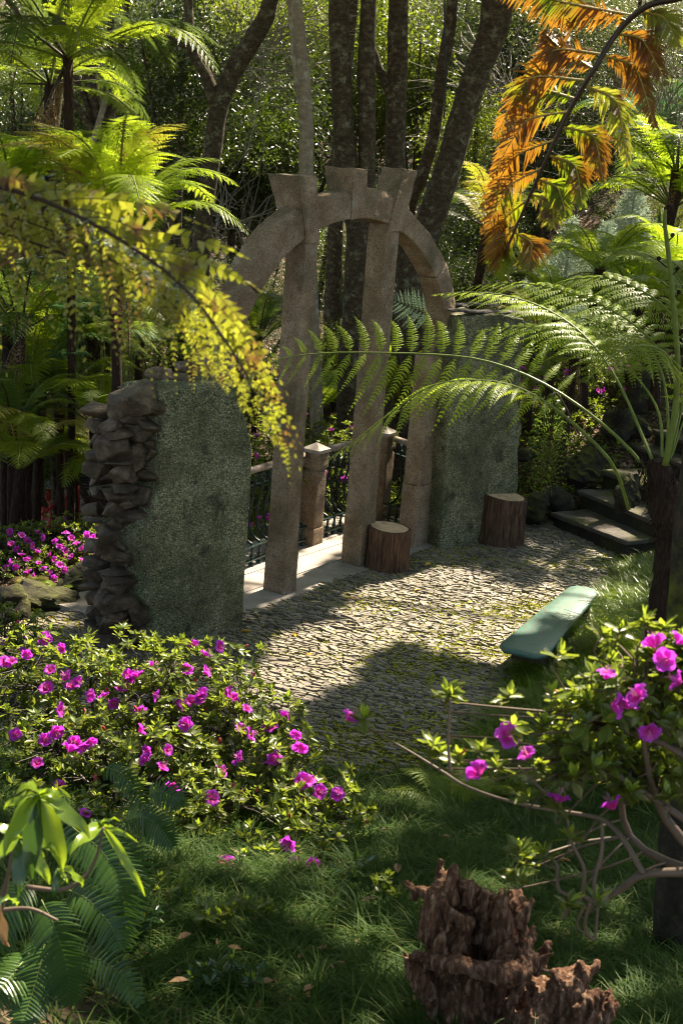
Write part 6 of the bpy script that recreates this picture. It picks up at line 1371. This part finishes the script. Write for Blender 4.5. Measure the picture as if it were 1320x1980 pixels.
red_rail('distant red beam railing at the left edge among ferns', [(-40, 700), (60, 678)], (18, 18), .4, 3, rr=.03)
o = MB(); tube(o, [at(10, 930, 11.2), at(14, 1110, 11.2)], .035, 12); tag(o.build('red_post', M['red'], None, True), 'thick red lacquered post at the left edge above the pink azalea', 'post')
o = MB(); P = spline([at(176, 978, 11.5), at(192, 1000, 11.4), at(215, 1032, 11.2)], 20); tube(o, P, [.04, .036, .042, .036, .042], 10); tag(o.build('bamboo_pole', M['bamboo'], None, True), 'short length of bamboo pole beside the broken pier', 'pole')
o = MB(); a, b = at(20, 1015, 12.8), at(75, 1030, 12.2); hexa(o, [a + [0, 0, -1], b + [0, 0, -1], b + [.3, .5, -1], a + [.3, .5, -1]], [a, b, b + [.3, .5, 0], a + [.3, .5, 0]]); tag(o.build('low_wall', M['whitewall']), 'pale plastered low wall behind the pink azalea', 'wall')
# hanging dead roots / fronds beside thin trunk, black cable
gh = np.random.default_rng(4); o = MB()
for k in range(46):
    a = at(178 + gh.normal(0, 8), 590 + gh.uniform(-10, 60), 12 + gh.normal(0, .1)); P = [a + np.array([gh.normal(0, .03), gh.normal(0, .03), -d_]) for d_ in np.linspace(0, gh.uniform(.5, 1.0), 6)]; tube(o, spline(P, 9), [.006, .002], 3, 0, False)
tag(o.build('hanging_roots', M['fernbark']), 'dry brown hanging roots and dead fronds between the thin fern trunks', 'roots')
o = MB(); tube(o, spline([at(860, -60, 12), at(859, 60, 12), at(862, 140, 12), at(858, 228, 12)], 20), [.008, .008], 6); tag(o.build('cable', M['cable'], None, True), 'black cable hanging in front of the thin leaning trunk', 'cable')
o = MB(); tube(o, spline([at(604, 540, 12.4), at(610, 640, 12.4), at(606, 740, 12.4), at(600, 860, 12.4), at(596, 980, 12.3)], 30), [.012, .016, .014], 7, 0, True, .2); tag(o.build('vine_stem', M['paletrunk'], None, True), 'thin pale vine stem right beside the left inner pillar', 'vine')

# ================================================================ fallen leaves
def fallen():
    g = np.random.default_rng(121); tpl = leaf_tpl(.5, .5)
    L = [(833, 1089, 'yleaf', .085, 'bright yellow leaf lying between the two log stools', 0), (697, 1155, 'deadleaf', .06, 'curled tan leaf on the cobbles in front of the small log', 0), (683, 1157, 'yleaf', .05, 'small orange leaf beside the curled tan leaf', 0), (755, 1180, 'paleleaf', .085, 'pale green leaf at the sunlit edge on the cobbles', 0), (632, 1196, 'deadleaf', .07, 'cupped light brown leaf in the shade of the arch', 0), (812, 1140, 'yleaf', .06, 'narrow yellow leaf on the shaded cobbles', 0), (768, 1138, 'paleleaf', .05, 'tiny pale leaf near the small log', 0), (572, 1231, 'yleaf', .06, 'narrow yellow leaf at the left end of the sun patch', 0), (604, 1266, 'yleaf', .05, 'small orange leaf inside the sun patch', 0), (963, 1343, 'deadleaf', .07, 'tan leaf at the right edge of the court near the bench', 0), (888, 1424, 'deadleaf', .08, 'round tan leaf behind the azalea shoot', 0), (465, 1221, 'yleaf', .08, 'long yellow leaf at the foot of the left pier', 0), (924, 1068, 'deadleaf', .04, 'small brown leaf between the logs', 0), (500, 1185, 'paleleaf', .04, 'pale crumb of leaf on the slab floor', .014), (186, 1172, 'deadleaf', .08, 'orange brown leaf on the path left of the broken pier', 0), (90, 1195, 'deadleaf', .05, 'brown leaf on the left path', 0),
         (385 / 2 + 660, 1180 + 873 / 2, 'deadleaf', .08, 'brown leaf in the grass right of centre', None), (215 / 2 + 660, 1180 + 1015 / 2, 'deadleaf', .10, 'pale brown leaf in the grass above the driftwood', None), (80 / 2 + 660, 1180 + 1125 / 2, 'deadleaf', .10, 'tan leaf in the grass left of the driftwood', None), (885 / 2 + 660, 1180 + 970 / 2, 'deadleaf', .09, 'brown leaf below the blurred azalea', None), (735, 1385 + 220, 'deadleaf', .06, 'small brown leaf high on the grass slope', None), (365, 1895, 'deadleaf', .10, 'orange brown leaf standing in the litter at bottom left', None), (370, 1805, 'deadleaf', .09, 'dry leaf under the big azalea', None), (500, 1900, 'deadleaf', .08, 'pale leaf at the edge of the grass bottom left', None), (606, 1905, 'deadleaf', .08, 'tan leaf in the grass near the bottom centre', None), (850, 1930, 'deadleaf', .13, 'large brown leaf just left of the driftwood', None), (800, 1935, 'deadleaf', .09, 'curled leaf left of the large brown one', None), (440, 1830, 'deadleaf', .08, 'reddish dry leaf on the litter', None)]
    for i, (px, py, mt, s_, lab, z) in enumerate(L):
        if z is None:
            d = norm(ray(px, py)); tt = np.linspace(2, 9, 900); Q = CAM + d * tt[:, None]; hh = Q[:, 2] - ground(Q[:, 0], Q[:, 1]) - .07; j = int(np.argmax(hh < 0)); p = Q[j]
        else: p = ong(px, py, .02 + z)
        if z is None: s_ *= .6
        m = MB(); Mx = rotz(g.uniform(0, 6.28)) @ np.diag([s_, s_, s_ * g.uniform(.8, 1.6)]); tl = g.uniform(-.3, .3); Tx = np.array([[1, 0, 0], [0, math.cos(tl), -math.sin(tl)], [0, math.sin(tl), math.cos(tl)]])
        V = (Tx @ Mx @ tpl[0].T).T + p; m.add(V, tpl[1]); tag(m.build('fallen_leaf', M[mt], None, True), lab, 'leaf', 'fallen leaves')
    n = 450; X = g.uniform(-1.6, .2, n); Y = g.uniform(2.8, 5.2, n); sel = vnoise(np.c_[X, Y, 0 * X], 3, 8) > -.1; X, Y = X[sel], Y[sel]; n = len(X); P = np.stack([X, Y, ground(X, Y) + g.uniform(.0, .04, n)], 1)
    m = MB(); Rm = rand_rots(n, g) * (g.uniform(.025, .05, n))[:, None, None]; Rm[:, 2] *= .4; m.many(tpl[0], tpl[1], Rm, P); tag(m.build('leaf_litter', M['deadleaf']), 'dry brown leaf litter under the big azalea', 'leaf litter', kind='stuff')
    n = 1400; X = g.uniform(1.3, 3.2, n); Y = g.uniform(12.2, 15.5, n); P = np.stack([X, Y, ground(X, Y) + g.uniform(.0, .03, n)], 1); m = MB(); Rm = rand_rots(n, g) * (g.uniform(.03, .08, n))[:, None, None]; Rm[:, 2] *= .4; m.many(tpl[0], tpl[1], Rm, P); tag(m.build('leaf_litter', M['deadleaf']), 'pale leaf litter on the sunlit garden bed', 'leaf litter', kind='stuff')
fallen()

# ================================================================ canopy overhead: unseen crowns shaped to cast the shade, leaves dropped where sun should fall
def shade_canopy():
    g = np.random.default_rng(131)
    band = [(440, 1335), (478, 1282), (560, 1214), (700, 1190), (905, 1112), (1085, 1043), (1190, 1068), (1150, 1130), (1060, 1220), (1000, 1262), (960, 1292), (890, 1272), (820, 1245), (765, 1238), (712, 1270), (690, 1325), (600, 1372), (480, 1385)]
    slab = [(470, 1112), (620, 1042), (690, 1015), (720, 1020), (672, 1062), (560, 1108), (466, 1150)]
    far = [(0, 1215), (150, 1185), (170, 1200), (0, 1250)]
    polys = [np.array([ong(*p)[:2] for p in q]) for q in (band, slab, far)]
    fl = np.vstack([g.uniform([-6, 1.5], [6, 14], (170, 2)), g.uniform([-2.5, 1.0], [2.5, 6.2], (150, 2))]); fr_ = np.r_[g.uniform(.05, .13, 170), g.uniform(.05, .11, 150)]
    shade = [np.array([ong(*p)[:2] for p in q]) for q in ([(455, 1215), (640, 1150), (830, 1065), (1060, 1005), (1083, 1038), (905, 1106), (700, 1184), (560, 1206), (470, 1280), (430, 1300)], [(440, 1392), (600, 1380), (700, 1332), (720, 1290), (770, 1260), (960, 1302), (1000, 1500), (480, 1500)])]
    kf = ~(inside(fl, shade[0]) | inside(fl, shade[1])); fl, fr_ = fl[kf], fr_[kf]
    n = 130000; h = g.uniform(7.2, 10.5, n); X = g.uniform(-11, 9, n); Y = g.uniform(-9, 15.5, n)     # shadow points on the ground
    tpos = np.stack([X, Y, 0 * X], 1) + SUN * (h / SUN[2])[:, None]
    # clumping
    nc = 3000; ci = g.integers(0, n, nc); C = tpos[ci]; pick = g.integers(0, nc, n); P = C[pick] + g.normal(0, .5, (n, 3)) * [1, 1, .5]
    for q in shade:
        e_ = g.uniform(q.min(0) - .05, q.max(0) + .05, (9000, 2)); e_ = e_[inside(e_, q)][:3500]; P = np.vstack([P, np.c_[e_, 0 * e_[:, 0]] + SUN * (g.uniform(7.4, 9.5, len(e_)) / SUN[2])[:, None]])  # extra leaves added only to darken the strips beside the sun band
    n = len(P); G = P - SUN * (P[:, 2] / SUN[2])[:, None]
    ok = np.ones(n, bool)
    for q in polys:
        for ox, oy in ((0, 0), (.1, 0), (-.1, 0), (0, .1), (0, -.1)): ok &= ~inside(G[:, :2] + [ox, oy], q)
    litp = [(*at(200, 1300, 6.1), .55), (*at(400, 1330, 6.0), .5), (*at(60, 1330, 6.1), .4), (*at(520, 1430, 5.7), .35), (*at(600, 1540, 5.3), .25), (*at(330, 1450, 5.6), .35), (*at(700, 690, 7.0), .22), (*at(850, 680, 7.0), .22), (*at(1000, 600, 7.3), .3), (*at(1150, 590, 7.2), .3), (*at(1100, 760, 6.9), .18), (*at(720, 830, 6.1), .15),
            (*at(1050, 860, 13.5), .55), (*at(1110, 860, 14.2), .3), (*at(80, 1060, 9.9), .55), (*at(160, 1060, 10), .4), (*at(1250, 1250, 2.3), .22), (*at(1170, 1320, 2.3), .18), (*at(990, 1440, 2.4), .14), (*at(860, 1400, 2.5), .12), (*at(680, 1385, 2.7), .10), (*at(1100, 1640, 2.4), .10), (*at(90, 1570, 2.2), .18), (*at(240, 1640, 2.3), .08), (*at(485, 900, 10.1), .14), (*at(600, 860, 11), .10),
            (*at(1000, 200, 3.9), .22), (*at(980, 350, 3.95), .2), (*at(1060, 50, 3.9), .2), (*at(1250, 180, 3.9), .16), (*at(200, 450, 2.05), .22), (*at(400, 650, 2.0), .2), (*at(60, 380, 2.1), .2), (*at(1200, 980, 12), .12), (*at(1140, 1010, 12.2), .1), (*at(880, 1720, 3.1), .09), (*at(1000, 1900, 3.1), .09), (*at(950, 1800, 3.05), .07), (*at(1140, 1930, 3.0), .07), (*at(200, 1700, 3.1), .10), (*at(110, 1850, 3.0), .09), (*at(300, 1600, 4.6), .08), (*at(1180, 935, 12.6), .35), (*at(1140, 1000, 12.1), .25), (*at(300, 520, 2.03), .25), (*at(120, 420, 2.1), .2), (*at(480, 1690, 4.6), .25), (*at(320, 1740, 4.5), .15), (*at(560, 1090, 9.8), .12), (*at(640, 1050, 10.4), .12), (*at(1105, 480, 15.5), .7), (*at(1200, 420, 17), .7), (*at(25, 830, 10.6), .5), (*at(115, 800, 11.3), .5), (*at(190, 830, 10.9), .4), (*at(1180, 600, 13.5), .6), (*at(1230, 1150, 8.4), .2),
            (*at(225, 420, 10.6), 1.1), (*at(20, 420, 11.2), .9), (*at(560, 860, 13), .5), (*at(650, 900, 12.6), .5), (*at(800, 800, 14.4), .8), (*at(1200, 480, 11.6), .9), (*at(1300, 400, 12), .9), (*at(215, 930, 11.2), .5), (*at(40, 905, 10.8), .4), (*at(1040, 640, 14.4), .4), (*at(160, 690, 12), .5), (*at(100, 60, 11), .4), (*at(320, 90, 11), .4)]
    for x, y, z, r_ in litp:
        d = P - np.array([x, y, z]); a = d @ SUN; dist = np.linalg.norm(d - a[:, None] * SUN, axis=1); ok &= ~((dist < r_ + .09) & (a > 0))
    # ragged small sun flecks elsewhere
    for (fx, fy), r_ in zip(fl, fr_): ok &= ((G[:, 0] - fx) ** 2 + (G[:, 1] - fy) ** 2) > r_ ** 2
    # keep the crowns above the picture
    ok &= (P[:, 2] > 6.8) | (P[:, 1] < 3); ok &= P[:, 2] > CAM_H + .17 * P[:, 1] + .6
    ok &= ~((P[:, 0] > 5.5) & (P[:, 1] < 11)); ok &= ~((P[:, 0] > 3.5) & (P[:, 1] < 6))  # leaves removed on the right to let skylight onto the arch front
    P = P[ok]; n = len(P); tops = np.array([t[0] for t in CANOPY]); own = np.argmin(((P[:, None, :2] - tops[None, :, :2]) ** 2).sum(2), 1)
    X = norm(g.normal(size=(n, 3))); up = norm(g.normal(size=(n, 3)) * .5 + SUN); Yv = norm(np.cross(up, X)); Z = np.cross(X, Yv); sz = .23 * g.uniform(.7, 1.3, n); Mx = np.stack([X, Yv, Z], -1) * sz[:, None, None]
    for k, (tp_, th_) in enumerate(CANOPY):
        s_ = own == k
        if not s_.any(): continue
        mb = MB(); mb.many(KITE[0] * [1, 1.25, 1], KITE[1], Mx[s_], P[s_]); mb.build('crown', M['treeleaf2'], th_)  # out-of-view leaf mass, shaped for the shadow it casts
        cen = P[s_]; bm_ = MB()
        for q in range(10):
            e = cen[g.integers(len(cen))]; LL = spline([tp_ - [0, 0, .6], (tp_ + e) / 2 + [0, 0, .4], e], 14); GG = LL - SUN * (LL[:, 2:] / SUN[2]); bad = any(inside(GG[:, :2], q_).any() for q_ in polys)
            for x_, y_, z_, r_ in litp: dd = LL - np.array([x_, y_, z_]); bad = bad or bool((np.linalg.norm(dd - (dd @ SUN)[:, None] * SUN, axis=1) < r_ * .8).any())
            if bad and q: continue
            tube(bm_, spline([tp_ - [0, 0, .6], (tp_ + e) / 2 + [0, 0, .4], e], 10), [.04, .008], 6, 0, False)
        bm_.build('crown_branches', M['trunk'], th_, True)
shade_canopy()
